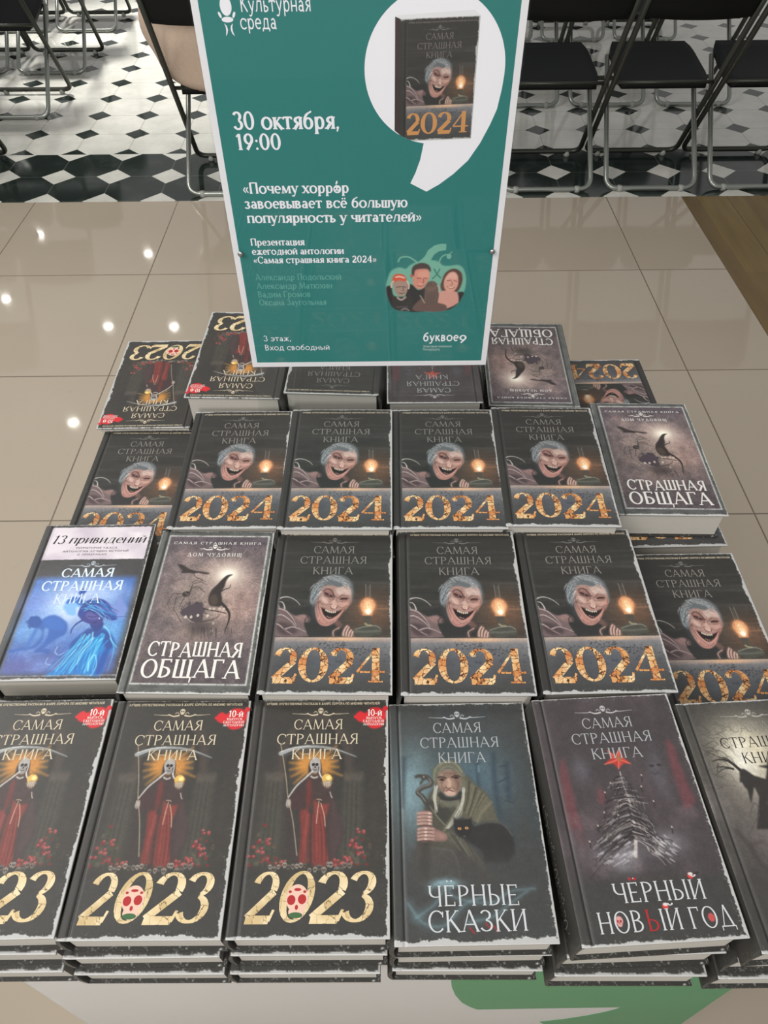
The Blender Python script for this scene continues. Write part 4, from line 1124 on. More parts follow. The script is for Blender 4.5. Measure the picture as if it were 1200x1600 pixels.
def art_newyear():
    c = Canvas(BW, BH, RES, (66, 60, 62), 61)
    d = []
    r = random.Random(9)
    c.put(np.clip(c.fbm(30, 50, 4) * 2 - .8, 0, 1), (88, 76, 80), .7)
    c.put(np.clip((c.Y - 152) / 12, 0, 1), (58, 57, 55), .95)
    for p in ([(17, 57.5), (19.3, 69.2), (19.7, 85.9), (19.7, 108.6), (20.5, 119.7), (9.5, 118), (9.3, 103.6), (10.4, 85.4), (12.2, 68.8)], [(114.8, 45.8), (120.6, 52.5), (120.7, 67.4), (122.2, 91.4), (123.3, 101.8), (112.1, 107.5), (111.8, 90.8), (111.6, 73)], [(42.3, 87.1), (46.3, 89.6), (45.1, 98.8), (40, 98.5)]):
        c.poly(p, (116, 62, 68), .65, 1.3)
    c.poly([(19.7, 108.6), (21, 119.7), (21.1, 135.7), (13.6, 130), (10.7, 118)], (98, 64, 70), .4, 2)
    c.glow(*(31.1, 69.9), 7, 12, (92, 90, 96), .7)
    c.glow(*(98.3, 73.5), 7, 20, (92, 90, 96), .7)
    for x, y in ((760, 222), (815, 216)):
        c.ell(*zny(x, y), 2.2, 1.2, (44, 40, 44), .8, .8)
    c.stroke([(93.2, 74.4), (96.2, 76.4), (99.8, 74.6)], 1, (52, 48, 52), .7, .8)
    c.put(np.clip(c.fbm(16, 20, 4) * 2.6 - 1.4, 0, 1) * (c.Y > 96) * (c.Y < 160), (116, 98, 102), .6)
    for x, y, a_, b_ in ((500, 880, 20, 10), (880, 800, 16, 10), (560, 950, 10, 8)):
        c.glow(*zny(x, y), a_, b_, (152, 150, 156), .55)
    c.put(np.clip(c.fbm(9, 9, 4) * 3 - 1.8, 0, 1) * np.exp(-((c.Y - 150) / 12) ** 2), (70, 62, 62), .7)
    # bare tree
    tr_ = [(65.2, 72.9), (65, 83.6), (66.4, 97.6), (65.4, 115.5), (63.4, 128.4), (59.2, 142.9)]
    c.stroke(tr_, 1.0, (176, 168, 164), 1, .5, w2=3.0)
    c.stroke([(65, 83.6), (66.9, 99.9), (69.3, 115.7), (70, 128.8), (71.4, 139.4)], .8, (170, 162, 158), .95, .45, w2=1.2)
    for k in range(190):
        t = r.random() ** .8
        y0 = 290 + 480 * t
        x0 = 525 + 105 * t
        sg = r.choice((-1, 1))
        L_ = (40 + 330 * t) * r.uniform(.35, 1.0)
        dn = r.uniform(.05, .25) if t < .4 else r.uniform(.15, 1.05)
        col = r.choice([(170, 163, 160), (128, 121, 120), (40, 36, 38), (50, 45, 46), (60, 54, 56), (34, 30, 32)])
        pts = [zny(x0, y0), zny(x0 + sg * L_ * .45, y0 + L_ * dn * .35), zny(x0 + sg * L_ * .95, y0 + L_ * dn)]
        c.stroke(pts, .45 + .7 * t, col, .85, .4, w2=.25)
        for q in range(3):
            u_ = r.uniform(.35, .95)
            bx, by = x0 + sg * L_ * u_, y0 + L_ * dn * u_ * u_
            c.stroke([zny(bx, by), zny(bx + sg * r.uniform(5, 40), by + r.uniform(0, 55))], .4, col, .75, .35)
    for k in range(26):
        x, y = r.uniform(390, 660), r.uniform(740, 960)
        c.stroke([zny(x, y), zny(x - 40, y + 26)], r.uniform(.8, 2), (198, 194, 196), .6, .6, w2=.4)
        x, y = r.uniform(760, 960), r.uniform(740, 920)
        c.stroke([zny(x, y), zny(x + 34, y + 22)], r.uniform(.8, 2), (198, 194, 196), .6, .6, w2=.4)
    for x, y in ((683, 300), (683, 385), (410, 430), (405, 580), (510, 600), (358, 680), (296, 800), (775, 495), (912, 690), (452, 360)):
        c.stroke([zny(x, y), zny(x + 8, y + 40)], 1.0, (52, 44, 44), .95)
        c.ell(*zny(x - 1, y - 8), .7, .9, (196, 180, 170), .8, .4)
    c.tex(5, 5, .08)
    sp = [(70.5, 51.7), (71.5, 59.8), (76.8, 65.8), (70, 65.3), (64.8, 69.9), (62.1, 64.9), (53.5, 65.2), (60.6, 59.9), (59.2, 52.7), (65, 57)]
    c.poly(sp, (196, 70, 56), 1, .3, False)
    ctr = (66.9, 61.4)
    for k in range(0, 10, 2):
        c.poly([ctr, sp[k], sp[(k + 1) % 10]], (150, 42, 38), .6, .3, False)
        c.stroke([ctr, sp[k]], .7, (236, 130, 104), .8, .4)
    c.ell(ctr[0] + 1, ctr[1] - 1, 2.4, 2.8, (150, 104, 70), .8, .8)
    hinge(c)
    c.scuff(right=2.4, bottom=2.4, top=1.2)
    titles(c, d, 31, (182, 178, 178), 'cold_silver', (42, 89, 29, 103, 44, 90), orn=14.5)
    for x, y in ((99, 160), (72, 181)):
        c.ell(x, y, 2.4, 2.2, (206, 60, 58), 1, .4)
        c.ell(x + .4, y - 1.4, 2.0, 1.2, (214, 204, 200), 1, .4)
        c.stroke([(x + 3, y - 1), (x + 7, y - 2)], 1.2, (40, 36, 36), 1)
    d += [('ЧЁРНЫЙ', 33, 107, 177, 14.5, 'roman', 'pale_ink', .02), ('НОВ', 16, 52, 197.5, 15, 'roman', 'pale_ink', .02), ('Ь', 54, 64, 197.5, 15, 'roman', 'red_ink'), ('|Й', 65, 82, 197.5, 15, 'roman', 'pale_ink'),
          ('ГОД', 88, 123, 197.5, 15, 'roman', 'pale_ink', .02), ('@', 49.5, 160, 1.2, 1.2, 'red_ink'), ('@', 53.5, 160, 1.2, 1.2, 'red_ink')]
    skull(c, 33, 189, 3, (206, 150, 146), (150, 40, 44))
    c.ell(105.5, 190.5, 2.6, 3, (200, 80, 78), .9, .6)
    return c, d


def art_scarecrow():
    c = Canvas(BW, BH, RES, (60, 58, 55), 71)
    d = []
    r = random.Random(12)
    c.glow(66, 80, 58, 50, (128, 121, 113), .9)
    c.glow(66, 130, 50, 30, (118, 106, 106), .6)
    c.put(np.clip(c.fbm(34, 30, 4) * 2.2 - 1, 0, 1) * np.exp(-((c.Y - 100) / 56) ** 2), (150, 138, 136), .6)
    c.glow(*(51.8, 48.9), 30, 30, (222, 214, 188), 1, 1.1)
    c.glow(*(42, 56.5), 12, 18, (236, 234, 222), .8)
    c.put(np.clip(c.fbm(12, 8, 3) * 2.4 - 1.1, 0, 1) * np.exp(-((c.X - 62) / 26) ** 2 - ((c.Y - 60) / 24) ** 2), (172, 164, 138), .6)
    dk = (46, 42, 40)
    for k in range(60):
        x, y = r.uniform(180, 420), r.uniform(200, 760)
        c.stroke([zsc(x - 60, y + r.uniform(-60, 40)), zsc(x, y), zsc(x + r.uniform(10, 60), y + r.uniform(-40, 70))], .45, (66, 61, 56), .6, .4)
    for p, a_, b_ in (([(15.4, 56.7), (21, 55.3), (27.4, 56.2), (31.9, 59.3), (36.4, 65.2)], .8, 3.0), ([(17.5, 61.9), (24.1, 62.3), (31.1, 64.4)], .5, 2.0), ([(14.6, 48), (20, 51.8), (25.9, 54.4), (31.8, 58.2)], .4, 1.2), ([(15.1, 68.5), (21.1, 64.4), (28, 63.7)], .4, 1.0), ([(26.3, 53.3), (30.8, 56.4), (30.8, 59.3)], .6, 1.0), ([(19.8, 58.7), (15.9, 66.4)], .4, .6)):
        c.stroke(p, a_, dk, 1, .4, w2=b_)
    c.poly([(36.6, 64.7), (41, 64.9), (47.4, 71.4), (58.8, 75.9), (72.1, 76.1), (86, 74.7), (82.5, 87.6), (71.9, 101.9), (72.1, 91.3), (64.3, 99.4), (65.4, 86.7), (50.3, 117.1), (31.7, 116.1), (44.4, 89.8), (43.5, 81.1), (35, 95.6), (36.7, 82.9), (34.9, 80.6), (34.4, 76.2), (32.3, 77.2)], dk, .98, .5, False)
    c.poly([(56.5, 76.4), (59.6, 68.8), (66.7, 55.6), (74.4, 54.8), (72.3, 65), (65.8, 78)], dk, 1, .5)
    c.poly([(53.5, 63), (62.1, 62.7), (79.9, 63.1), (78.7, 65.9), (62.9, 66.2)], dk, 1, .4, False)
    for p in ([(29.4, 105.7), (38.1, 94.7), (40.2, 100.1)], [(23.9, 119.7), (38.6, 104.2), (34.1, 110.1)], [(4, 133.3), (16.2, 123.2), (21.6, 125.5)], [(49.1, 94.3), (48.7, 100.6)]):
        c.stroke(p, .8, (78, 70, 68), .8, .5)
    c.poly([(16.1, 115.2), (21.2, 126.4), (32.3, 125.1), (33.7, 126.6), (24.2, 129.5), (24.8, 138.3), (28.7, 148.9), (26, 150.6), (20.4, 139), (18.1, 129.2), (12.3, 117)], (66, 60, 58), .9, .9)
    c.put(np.clip((c.Y - 124) / 44, 0, 1), (60, 58, 55), .92)
    c.tex(5, 5, .08)
    hinge(c)
    c.scuff(right=2.4, bottom=3, top=1.4)
    ornament(c, 65, 14.5, (170, 166, 158))
    d += [('САМАЯ', 42, 88, 31, 10, 'roman', 'silver_foil'), ('СТРАШНАЯ', 28, 102, 45.6, 10, 'roman', 'black_ink'), ('КНИГА', 43, 87, 60.2, 9.8, 'roman', 'black_ink')]
    return c, d


def art_plain():
    c = Canvas(BW, BH, 1.0, (52, 51, 48), 81)
    hinge(c)
    c.tex(5, 5, .06)
    c.scuff(right=2.6, bottom=3.0, top=1.4)
    return c, []


# ------------------------------------------------------------------ materials
def print_material():
    t = NT('printed_cover', .45, .7)
    at = t.n('ShaderNodeAttribute')
    at.attribute_name = 'print'
    t.link(at.outputs['Color'], t.b.inputs['Base Color'])
    return t.m


def cracked(name, cols, dark, scale, edge):
    t = NT(name, .42, .5)
    ob = t.obj()
    v = t.n('ShaderNodeTexVoronoi', feature='DISTANCE_TO_EDGE')
    v.inputs['Scale'].default_value = scale
    v2 = t.n('ShaderNodeTexVoronoi', feature='F1')
    v2.inputs['Scale'].default_value = scale
    nz = t.n('ShaderNodeTexNoise')
    nz.inputs['Scale'].default_value = scale * .6
    mx = t.n('ShaderNodeVectorMath', operation='MULTIPLY_ADD')
    t.link(nz.outputs['Color'], mx.inputs[0])
    mx.inputs[1].default_value = (.004, .004, 0)
    t.link(ob, mx.inputs[2])
    t.link(mx.outputs[0], v.inputs['Vector'])
    t.link(mx.outputs[0], v2.inputs['Vector'])
    sep = t.n('ShaderNodeSeparateColor')
    t.link(v2.outputs['Color'], sep.inputs[0])
    c = t.mix(t.ramp(sep.outputs[0], .2, .8), cols[0], cols[1])
    c = t.mix(t.ramp(t.noise(ob, scale * .35, 3), .45, .62), c, cols[2])
    c = t.mix(t.ramp(v.outputs[0], edge, edge * 2.2), dark, c)
    t.link(c, t.b.inputs['Base Color'])
    return t.m


M_PRINT = print_material()
SLOTS = ['print', 'silver_foil', 'cold_silver', 'parchment', 'white_ink', 'pale_ink', 'ice_ink', 'black_ink', 'grey_ink', 'red_ink', 'cracked_amber', 'cracked_bone', 'skull_pink', 'leaf_ink']
SLOT_M = [M_PRINT, mat('silver_foil', (150, 146, 138), .35, .35), mat('cold_silver', (176, 178, 180), .4, .2), mat('parchment', (206, 194, 168), .5), mat('white_ink', (226, 224, 218), .5),
          mat('pale_ink', (196, 200, 202), .45), mat('ice_ink', (214, 228, 240), .5), mat('black_ink', (34, 30, 34), .5), mat('grey_ink', (130, 122, 128), .5), mat('red_ink', (168, 40, 42), .5),
          cracked('cracked_amber', ((214, 156, 98), (194, 122, 70), (236, 208, 158)), (76, 44, 28), 170, .026),
          cracked('cracked_bone', ((216, 194, 150), (196, 172, 126), (228, 210, 172)), (120, 98, 66), 110, .008), mat('skull_pink', (222, 186, 168), .5), mat('leaf_ink', (62, 100, 62), .5)]
SI = {n: i for i, n in enumerate(SLOTS)}

tp = NT('page_edges', .8, .2)
ob_ = tp.obj()
mp = tp.n('ShaderNodeMapping')
mp.inputs['Scale'].default_value = (4, 4, 900)
tp.link(ob_, mp.inputs[0])
tp.link(tp.mix(tp.ramp(tp.noise(mp.outputs[0], 1.0, 3), .25, .75), (160, 155, 146), (190, 186, 178)), tp.b.inputs['Base Color'])
M_PAGE = tp.m

ts = NT('worn_dark_board', .5, .45)
ob_ = ts.obj()
sx = ts.n('ShaderNodeSeparateXYZ')
ts.link(ob_, sx.inputs[0])
e_ = ts.math('MAXIMUM', ts.math('SUBTRACT', ts.math('ABSOLUTE', sx.outputs[1]), .097), ts.math('SUBTRACT', sx.outputs[0], .060))
wear = ts.math('MULTIPLY', ts.ramp(e_, -.003, .006), ts.ramp(ts.noise(ob_, 300, 4, .7), .56, .72))
ts.link(ts.mix(wear, (48, 47, 44), (176, 176, 172)), ts.b.inputs['Base Color'])
M_BOARD = ts.m


def deco_polys(it, seed=0):
    if it[0] == '@':  # a printed oval
        _, cx, cy, rx, ry = it[:5]
        return [[(cx + rx * math.cos(k * math.pi / 14), cy + ry * math.sin(k * math.pi / 14)) for k in range(28)]]
    return text_polys(*it[:6], seed, it[7] if len(it) > 7 else 0)


def cover_mesh(name, canvas, deco):
    """printed front board: a fine grid carrying the print, with a pressed joint, board edges and raised lettering"""
    nx, ny = canvas.nx, canvas.ny
    X = canvas.X / 1000 - BW / 2000
    Y = BH / 2000 - canvas.Y / 1000
    Z = -.0009 * np.exp(-((canvas.X - 8.4) / 1.3) ** 2) - .0004 * np.exp(-((canvas.X - 0) / 1.0) ** 2)
    co = np.stack([X, Y, Z], -1).reshape(-1, 3)
    px = np.clip(canvas.px, 0, 255).reshape(-1, 3) / 255
    colr = np.where(px <= .04045, px / 12.92, ((px + .055) / 1.055) ** 2.4)
    idx = np.arange(nx * ny).reshape(ny, nx)
    quads = np.stack([idx[:-1, :-1], idx[1:, :-1], idx[1:, 1:], idx[:-1, 1:]], -1).reshape(-1, 4)
    ring = np.concatenate([idx[0, :-1], idx[:-1, -1], idx[-1, :0:-1], idx[:0:-1, 0]])
    low = co[ring].copy()
    low[:, 2] = -.0026
    b = len(co)
    n = len(ring)
    k = np.arange(n)
    k2 = (k + 1) % n
    skirt = np.stack([ring[k], ring[k2], b + k2, b + k], -1)
    co = np.concatenate([co, low])
    colr = np.concatenate([colr, colr[ring]])
    faces = [quads, skirt]
    mi = [np.zeros(len(quads) + n, int)]
    ngon = (b + np.arange(n))[::1]
    tv, tf, tm = [], [], []
    base = len(co)
    for q, it in enumerate(deco):
        slot = it[5] if it[0] == '@' else it[6]
        for p in deco_polys(it, q):
            f = []
            area_ = sum(p[i - 1][0] * p[i][1] - p[i][0] * p[i - 1][1] for i in range(len(p)))
            if area_ > 0:
                p = p[::-1]
            for x, y in p:
                f.append(base + len(tv))
                tv.append((x / 1000 - BW / 2000, BH / 2000 - y / 1000, .00008 + .00001 * q + .0000009 * (len(tf) % 60)))
            tf.append(f)
            tm.append(SI[slot])
    co = np.concatenate([co, np.array(tv).reshape(-1, 3)])
    colr = np.concatenate([colr, np.full((len(tv), 3), .5)])
    loops = np.concatenate([quads.ravel(), skirt.ravel(), ngon] + [np.array(f) for f in tf])
    tot = np.concatenate([np.full(len(quads) + n, 4), [n], [len(f) for f in tf]]).astype(int)
    start = np.concatenate([[0], np.cumsum(tot)[:-1]])
    mi = np.concatenate([np.zeros(len(quads) + n + 1, int), np.array(tm, int)])
    me = bpy.data.meshes.new(name)
    me.vertices.add(len(co))
    me.vertices.foreach_set('co', co.astype(np.float32).ravel())
    me.loops.add(len(loops))
    me.loops.foreach_set('vertex_index', loops.astype(np.int32))
    me.polygons.add(len(tot))
    me.polygons.foreach_set('loop_start', start.astype(np.int32))
    me.polygons.foreach_set('loop_total', tot.astype(np.int32))
    for mm in SLOT_M:
        me.materials.append(mm)
    me.polygons.foreach_set('material_index', mi.astype(np.int32))
    at = me.color_attributes.new('print', 'FLOAT_COLOR', 'POINT')
    at.data.foreach_set('color', np.concatenate([colr, np.ones((len(colr), 1))], 1).astype(np.float32).ravel())
    me.update(calc_edges=True)
    return me


# ------------------------------------------------------------------ floor
def plane(name, x0, x1, y0, y1, z, m_):
    b = MB()
    b.box((x0, y0, z - .05), (x1, y1, z))
    return tag(b.build(name, m_), kind='structure')


t = NT('beige_porcelain_tiles', .07, .5)
P_, xyz = t.pos()


def near_line(t, v, off, period, half):
    f = t.math('DIVIDE', t.math('SUBTRACT', v, off), period)
    d = t.math('MULTIPLY', t.math('ABSOLUTE', t.math('SUBTRACT', f, t.math('ROUND', f))), period)
    return t.math('LESS_THAN', d, half)


gl = t.math('MAXIMUM', near_line(t, xyz[0], -.8496, .6, .0021), near_line(t, xyz[1], 1.2341, .6, .0021))
c_ = t.mix(t.noise(P_, 1.6, 5), (164, 152, 136), (175, 164, 148))
c_ = t.mix(t.math('MULTIPLY', t.ramp(t.noise(P_, 30, 3), .66, .8), .25), c_, (146, 130, 110))
t.link(t.mix(gl, c_, (112, 101, 88)), t.b.inputs['Base Color'])
t.link(t.math('ADD', t.math('MULTIPLY', gl, .5), .05), t.b.inputs['Roughness'])
M_TILE = t.m

t = NT('octagon_marble_tiles', .1, .5)
P_, xyz = t.pos()
u = t.math('DIVIDE', t.math('ADD', xyz[0], 1.4227), .2437)
v = t.math('DIVIDE', t.math('SUBTRACT', xyz[1], 3.267), .2389)
fu = t.math('ABSOLUTE', t.math('SUBTRACT', u, t.math('ROUND', u)))
fv = t.math('ABSOLUTE', t.math('SUBTRACT', v, t.math('ROUND', v)))
border = t.math('LESS_THAN', xyz[1], 3.506)
sm = t.math('ADD', fu, fv)
dia = t.math('LESS_THAN', sm, t.math('ADD', .25, t.math('MULTIPLY', border, .06)))
isdark = t.math('ABSOLUTE', t.math('SUBTRACT', dia, border))
vein = t.noise(P_, 7, 8, .7)
wht = t.mix(t.ramp(vein, .35, .75), (214, 213, 205), (188, 188, 180))
drk = t.mix(t.ramp(vein, .5, .75), (34, 42, 39), (62, 70, 66))
c_ = t.mix(isdark, wht, drk)
gr = t.math('MULTIPLY', t.math('LESS_THAN', t.math('MINIMUM', fu, fv), .007), t.math('SUBTRACT', 1.0, dia))
c_ = t.mix(gr, c_, t.mix(border, (164, 162, 152), (84, 90, 86)))
t.link(c_, t.b.inputs['Base Color'])
M_OCT = t.m

t = NT('brown_wood_planks', .35, .4)
P_, xyz = t.pos()
mp = t.n('ShaderNodeMapping')
mp.inputs['Scale'].default_value = (9, 1.1, 1)
t.link(P_, mp.inputs[0])
pid = t.math('FLOOR', t.math('DIVIDE', xyz[0], .19))
wn = t.n('ShaderNodeTexWhiteNoise', noise_dimensions='2D')
cb = t.n('ShaderNodeCombineXYZ')
t.link(pid, cb.inputs[0])
t.link(t.math('FLOOR', t.math('ADD', xyz[1], t.math('MULTIPLY', pid, .37))), cb.inputs[1])
t.link(cb.outputs[0], wn.inputs['Vector'])
c_ = t.mix(t.noise(mp.outputs[0], 2.2, 6), (84, 68, 34), (138, 116, 66))
c_ = t.mix(t.math('MULTIPLY', wn.outputs['Value'], .5), c_, (88, 68, 48))
gl = near_line(t, xyz[0], 1.266, .19, .0012)
t.link(t.mix(gl, c_, (48, 36, 24)), t.b.inputs['Base Color'])
M_WOOD = t.m

plane('floor', -6, 1.266, -3, 3.022, 0, M_TILE)
plane('floor', 1.266, 6, -3, 3.022, 0, M_WOOD)
plane('floor', -6, 6, 3.022, 12, 0, M_OCT)

# ------------------------------------------------------------------ display plinth
plinth = thing('display_plinth', 'white display plinth with a green comma mark on its front, under the piles of books', 'plinth', (0, 0, 0))
b = MB()
TT = .62
y0, y1 = .14, .97
b.add([(-.412, y0, 0), (.412, y0, 0), (.412, y1, 0), (-.412, y1, 0), (-.357, y0, TT), (.357, y0, TT), (.357, y1, TT), (-.357, y1, TT)],
      [(0, 3, 2, 1), (4, 5, 6, 7), (0, 1, 5, 4), (1, 2, 6, 5), (2, 3, 7, 6), (3, 0, 4, 7)])
b.build('body', mat('white_laminate', (192, 190, 187), .4), plinth)
lg = [(.062, .60), (.063, .54), (.067, .49), (.074, .44), (.085, .39), (.096, .36), (.107, .338), (.281, .344), (.277, .325), (.266, .30), (.25, .275), (.228, .25), (.20, .228), (.255, .09), (.31, .125), (.36, .165), (.395, .20), (.3735, .44), (.3595, .60)]
b = MB()
n_ = len(lg)
b.add([(x, y0 - .0006, z) for x, z in lg] + [(x, y0 + .0004, z) for x, z in lg], [tuple(range(n_))[::-1], tuple(range(n_, 2 * n_))] + [(i, (i + 1) % n_, n_ + (i + 1) % n_, n_ + i) for i in range(n_)])
tag(b.build('comma_mark', mat('green_vinyl', (72, 134, 92), .4), plinth), 'green printed comma mark')

# ------------------------------------------------------------------ books
COVERS = {}
for nm, fn in (('grin', art_grin), ('reaper', art_reaper), ('dorm', art_dorm), ('ghosts', art_ghosts), ('crone', art_crone), ('newyear', art_newyear), ('scarecrow', art_scarecrow), ('plain', art_plain)):
    cv, de = fn()
    COVERS[nm] = cover_mesh('front_cover_' + nm, cv, de)
    if nm == 'grin':
        GRIN_CV, GRIN_DE = cv, de

BOARD = .0026
b = MB()
prof = [(-.0615, -.0995), (.0612, -.0995), (.0600, -.07), (.0596, 0), (.0600, .07), (.0612, .0995), (-.0615, .0995)]
n_ = len(prof)
b.add([(x, y, 0) for x, y in prof] + [(x, y, 1) for x, y in prof], [tuple(range(n_))[::-1], tuple(range(n_, 2 * n_))] + [(i, (i + 1) % n_, n_ + (i + 1) % n_, n_ + i) for i in range(n_)])
PAGES = b.mesh('page_block', [M_PAGE])
b = MB()
b.box((-.065, -.103, 0), (.065, .103, BOARD))
BACK = b.mesh('back_cover', [M_BOARD])


def spine_mesh(title=None):
    b = MB()
    K = 10
    out = [(-.0650 - .0042 * math.sin(math.pi * k / K) ** .7, k / K) for k in range(K + 1)]
    inn = [(-.0625 - .0030 * math.sin(math.pi * k / K) ** .7, k / K) for k in range(K + 1)]
    ring = out + inn[::-1]
    n = len(ring)
    b.add([(x, -.103, z) for x, z in ring] + [(x, .103, z) for x, z in ring],
          [tuple(range(n)), tuple(range(n, 2 * n))[::-1]] + [(i, n + i, n + (i + 1) % n, (i + 1) % n) for i in range(n)])
    if title:
        for p in text_polys(title, 92, 196, 26, 13, 'roman'):
            vs = []
            for x, y in p:
                z = min(max((40 - y) / 40, 0.02), .98)
                vs.append((-.0650 - .0042 * math.sin(math.pi * z) ** .7 - .0002, .103 - x / 1000, z))
            b.add(vs, [tuple(range(len(vs)))], 1)
    return b.mesh('spine', [M_BOARD, MATS['silver_foil']])


SPINE = spine_mesh()
SPINE_T = spine_mesh('ЧЁРНЫЙ НОВЫЙ ГОД')
BASE_D = {'grin': 'dark 2024 volume with a grinning man and lamp', 'reaper': 'dark 2023 volume with a red-robed skeleton'}


def book(design, x, y, z, t, rot, label, group, spine=None):
    bk = thing('hardcover_book', label, 'book', (x, y, z), math.radians(rot), group)
    o = link('back_cover', BACK, bk)
    o = link('page_block', PAGES, bk)
    o.location.z = BOARD
    o.scale.z = t - 2 * BOARD
    o = link('spine', spine or SPINE, bk)
    o.location.z = .0004
    o.scale.z = t - .0012
    o = link('front_cover', COVERS[design], bk)
    o.location.z = t - .0001
    return bk


# x, y, top height, turn, cover, label, lower books [(x, y, turn, cover or None)], short description of the top book
G24, G23, GD = 'hardcovers with the 2024 cover', 'hardcovers with the 2023 cover', 'hardcovers lower down in the piles'
stacks = [
 (-.329, .2378, .7435, .59, 'reaper', G23, 'dark 2023 hardcover in the front row, cut off by the left edge of the photo', [(-.3397, .2354, 0), (-.3463, .2298, 0)], 'the leftmost front-row 2023 book'),
 (-.1965, .2369, .7408, -.23, 'reaper', G23, 'dark 2023 hardcover in the front row below the dormitory book, middle of the three', [(-.2044, .2323, .1), (-.2058, .2274, -.3)], 'the middle front-row 2023 book'),
 (-.0626, .2363, .7414, -.2, 'reaper', G23, 'dark 2023 hardcover in the front row, directly left of the hooded crone book', [(-.0647, .2329, -.3), (-.071, .2267, -.3)], 'the front-row 2023 book beside the crone book'),
 (.0695, .231, .7416, .44, 'crone', None, 'dark teal hardcover with a hooded old woman, staff and black cat', [(.0702, .2309, .25), (.0697, .2276, -.52)], 'the hooded crone book'),
 (.2086, .2278, .7580, 2.51, 'newyear', None, 'dark front-row hardcover with a red star on a bare tree, facing the viewer', [(.2086, .2282, 1.07), (.2082, .2215, -.51)], 'the front-row bare tree book'),
 (.3440, .2226, .7581, 2.57, 'scarecrow', None, 'dark hardcover with a scarecrow before a pale moon, at the right front corner', [(.3473, .2243, .6), (.3461, .2188, 0)], 'the scarecrow book'),
 (-.3351, .4673, .7407, .3, 'ghosts', None, 'blue hardcover with drifting ghosts and a pale label reading 13', [(-.337, .464, -.4), (-.334, .462, .5)], 'the blue ghost book'),
 (-.1932, .4444, .7532, -1.42, 'dorm', None, 'grey framed dormitory hardcover in the second row, beside the blue ghost book', [(-.1945, .446, -.6), (-.193, .444, .4)], 'the second-row dormitory book'),
 (-.0564, .4390, .7593, -.94, 'grin', G24, 'dark 2024 hardcover in the second row, right beside the grey dormitory book', [(-.0575, .4385, -.5), (-.057, .441, .3)], 'the 2024 book beside the second-row dormitory book'),
 (.0811, .4359, .7600, -.62, 'grin', G24, 'dark 2024 hardcover in the second row, directly behind the hooded crone book', [(.0805, .4385, -.3), (.0815, .440, .4)], 'the 2024 book behind the crone book'),
 (.2165, .4392, .7555, .36, 'grin', G24, 'dark 2024 hardcover in the second row, directly behind the bare tree book', [(.2155, .4405, .1), (.2160, .4400, -.2)], 'the 2024 book behind the bare tree book'),
 (-.3240, .6660, .7140, -.5, 'grin', G24, 'lower-lying dark 2024 hardcover tucked behind the blue ghost book', [(-.3235, .666, 0)], 'the low 2024 book behind the ghost book'),
 (-.1848, .6503, .7592, -.12, 'grin', G24, 'dark 2024 hardcover in the third row, directly behind the second-row dormitory book', [(-.1850, .651, -.4), (-.184, .652, .3)], 'the third-row 2024 book behind the dormitory book'),
 (-.0535, .6352, .7735, -.87, 'grin', G24, 'dark 2024 hardcover in the third row, below the left half of the poster', [(-.054, .637, -.4), (-.0535, .638, .3)], 'the third-row 2024 book left of the middle'),
 (.0773, .6369, .7702, -.66, 'grin', G24, 'dark 2024 hardcover in the third row, below the lower right of the poster', [(.0765, .637, -.3), (.0773, .638, .4)], 'the third-row 2024 book below the poster logo'),
 (.2060, .6380, .7712, -1.35, 'grin', G24, 'dark 2024 hardcover in the third row, beside the grey dormitory book on the right', [(.2060, .639, -.8), (.2055, .640, -.2)], 'the third-row 2024 book at the right'),
 (.3486, .6761, .7452, -1.71, 'dorm', None, 'grey framed dormitory hardcover on the right side, upright to the viewer above a 2024 book', [(.3535, .6620, .9, 'grin'), (.349, .668, -.3)], 'the right-hand dormitory book'),
 (-.3330, .8677, .7227, 180.5, 'reaper', G23, 'upside-down 2023 hardcover at the far left corner of the table, showing its whole skull numeral', [(-.331, .870, 180), (-.333, .872, 179.6)], 'the far-left upside-down 2023 book'),
 (-.2000, .8776, .7660, 177.9, 'reaper', G23, 'raised upside-down 2023 hardcover half hidden by the left edge of the poster', [(-.199, .882, 179), (-.200, .884, 180)], 'the raised upside-down 2023 book'),
 (-.0636, .8850, .7650, 176.7, 'grin', G24, 'upside-down dark hardcover under the poster, left of the red star book', [(-.062, .886, 178), (-.063, .888, 180)], 'the upside-down dark book under the poster'),
 (.0722, .8705, .7600, 179.7, 'newyear', None, 'upside-down hardcover with a red star, mostly hidden behind the poster', [(.0725, .873, 180), (.0722, .875, 179.5)], 'the upside-down red star book'),
 (.2213, .9072, .7216, 177.8, 'dorm', None, 'upside-down grey framed dormitory hardcover right of the poster', [(.221, .908, 179), (.2205, .909, 180)], 'the upside-down dormitory book'),
 (.3640, .8920, .6600, 180.4, 'grin', G24, 'low upside-down 2024 hardcover at the far right corner of the table', [], ''),
]
ORD = {1: ('second from the top',), 2: ('next', 'lowest')}
for (x, y, top, rot, des, grp, lab, lower, short) in stacks:
    nlow = len(lower)
    t_ = (top - TT) / (nlow + 1)
    for k, lo in enumerate(lower):
        zz = TT + t_ * (nlow - 1 - k)
        d2 = lo[3] if len(lo) > 3 else 'plain'
        l2 = f'dark hardcover {ORD[nlow][k] if nlow > 1 else "lying"} under {short}'
        if d2 == 'grin':
            l2 = 'dark 2024 hardcover showing only its numerals under the right-hand dormitory book'
        book(d2, lo[0], lo[1], zz + .0002, t_ - .0004, lo[2] if abs(lo[2]) > 90 or rot < 90 else lo[2] + 180, l2, G24 if d2 == 'grin' else GD)
    book(des, x, y, TT + t_ * nlow + .0002, t_ - .0002, rot, lab, grp, SPINE_T if des == 'newyear' and rot < 90 else None)
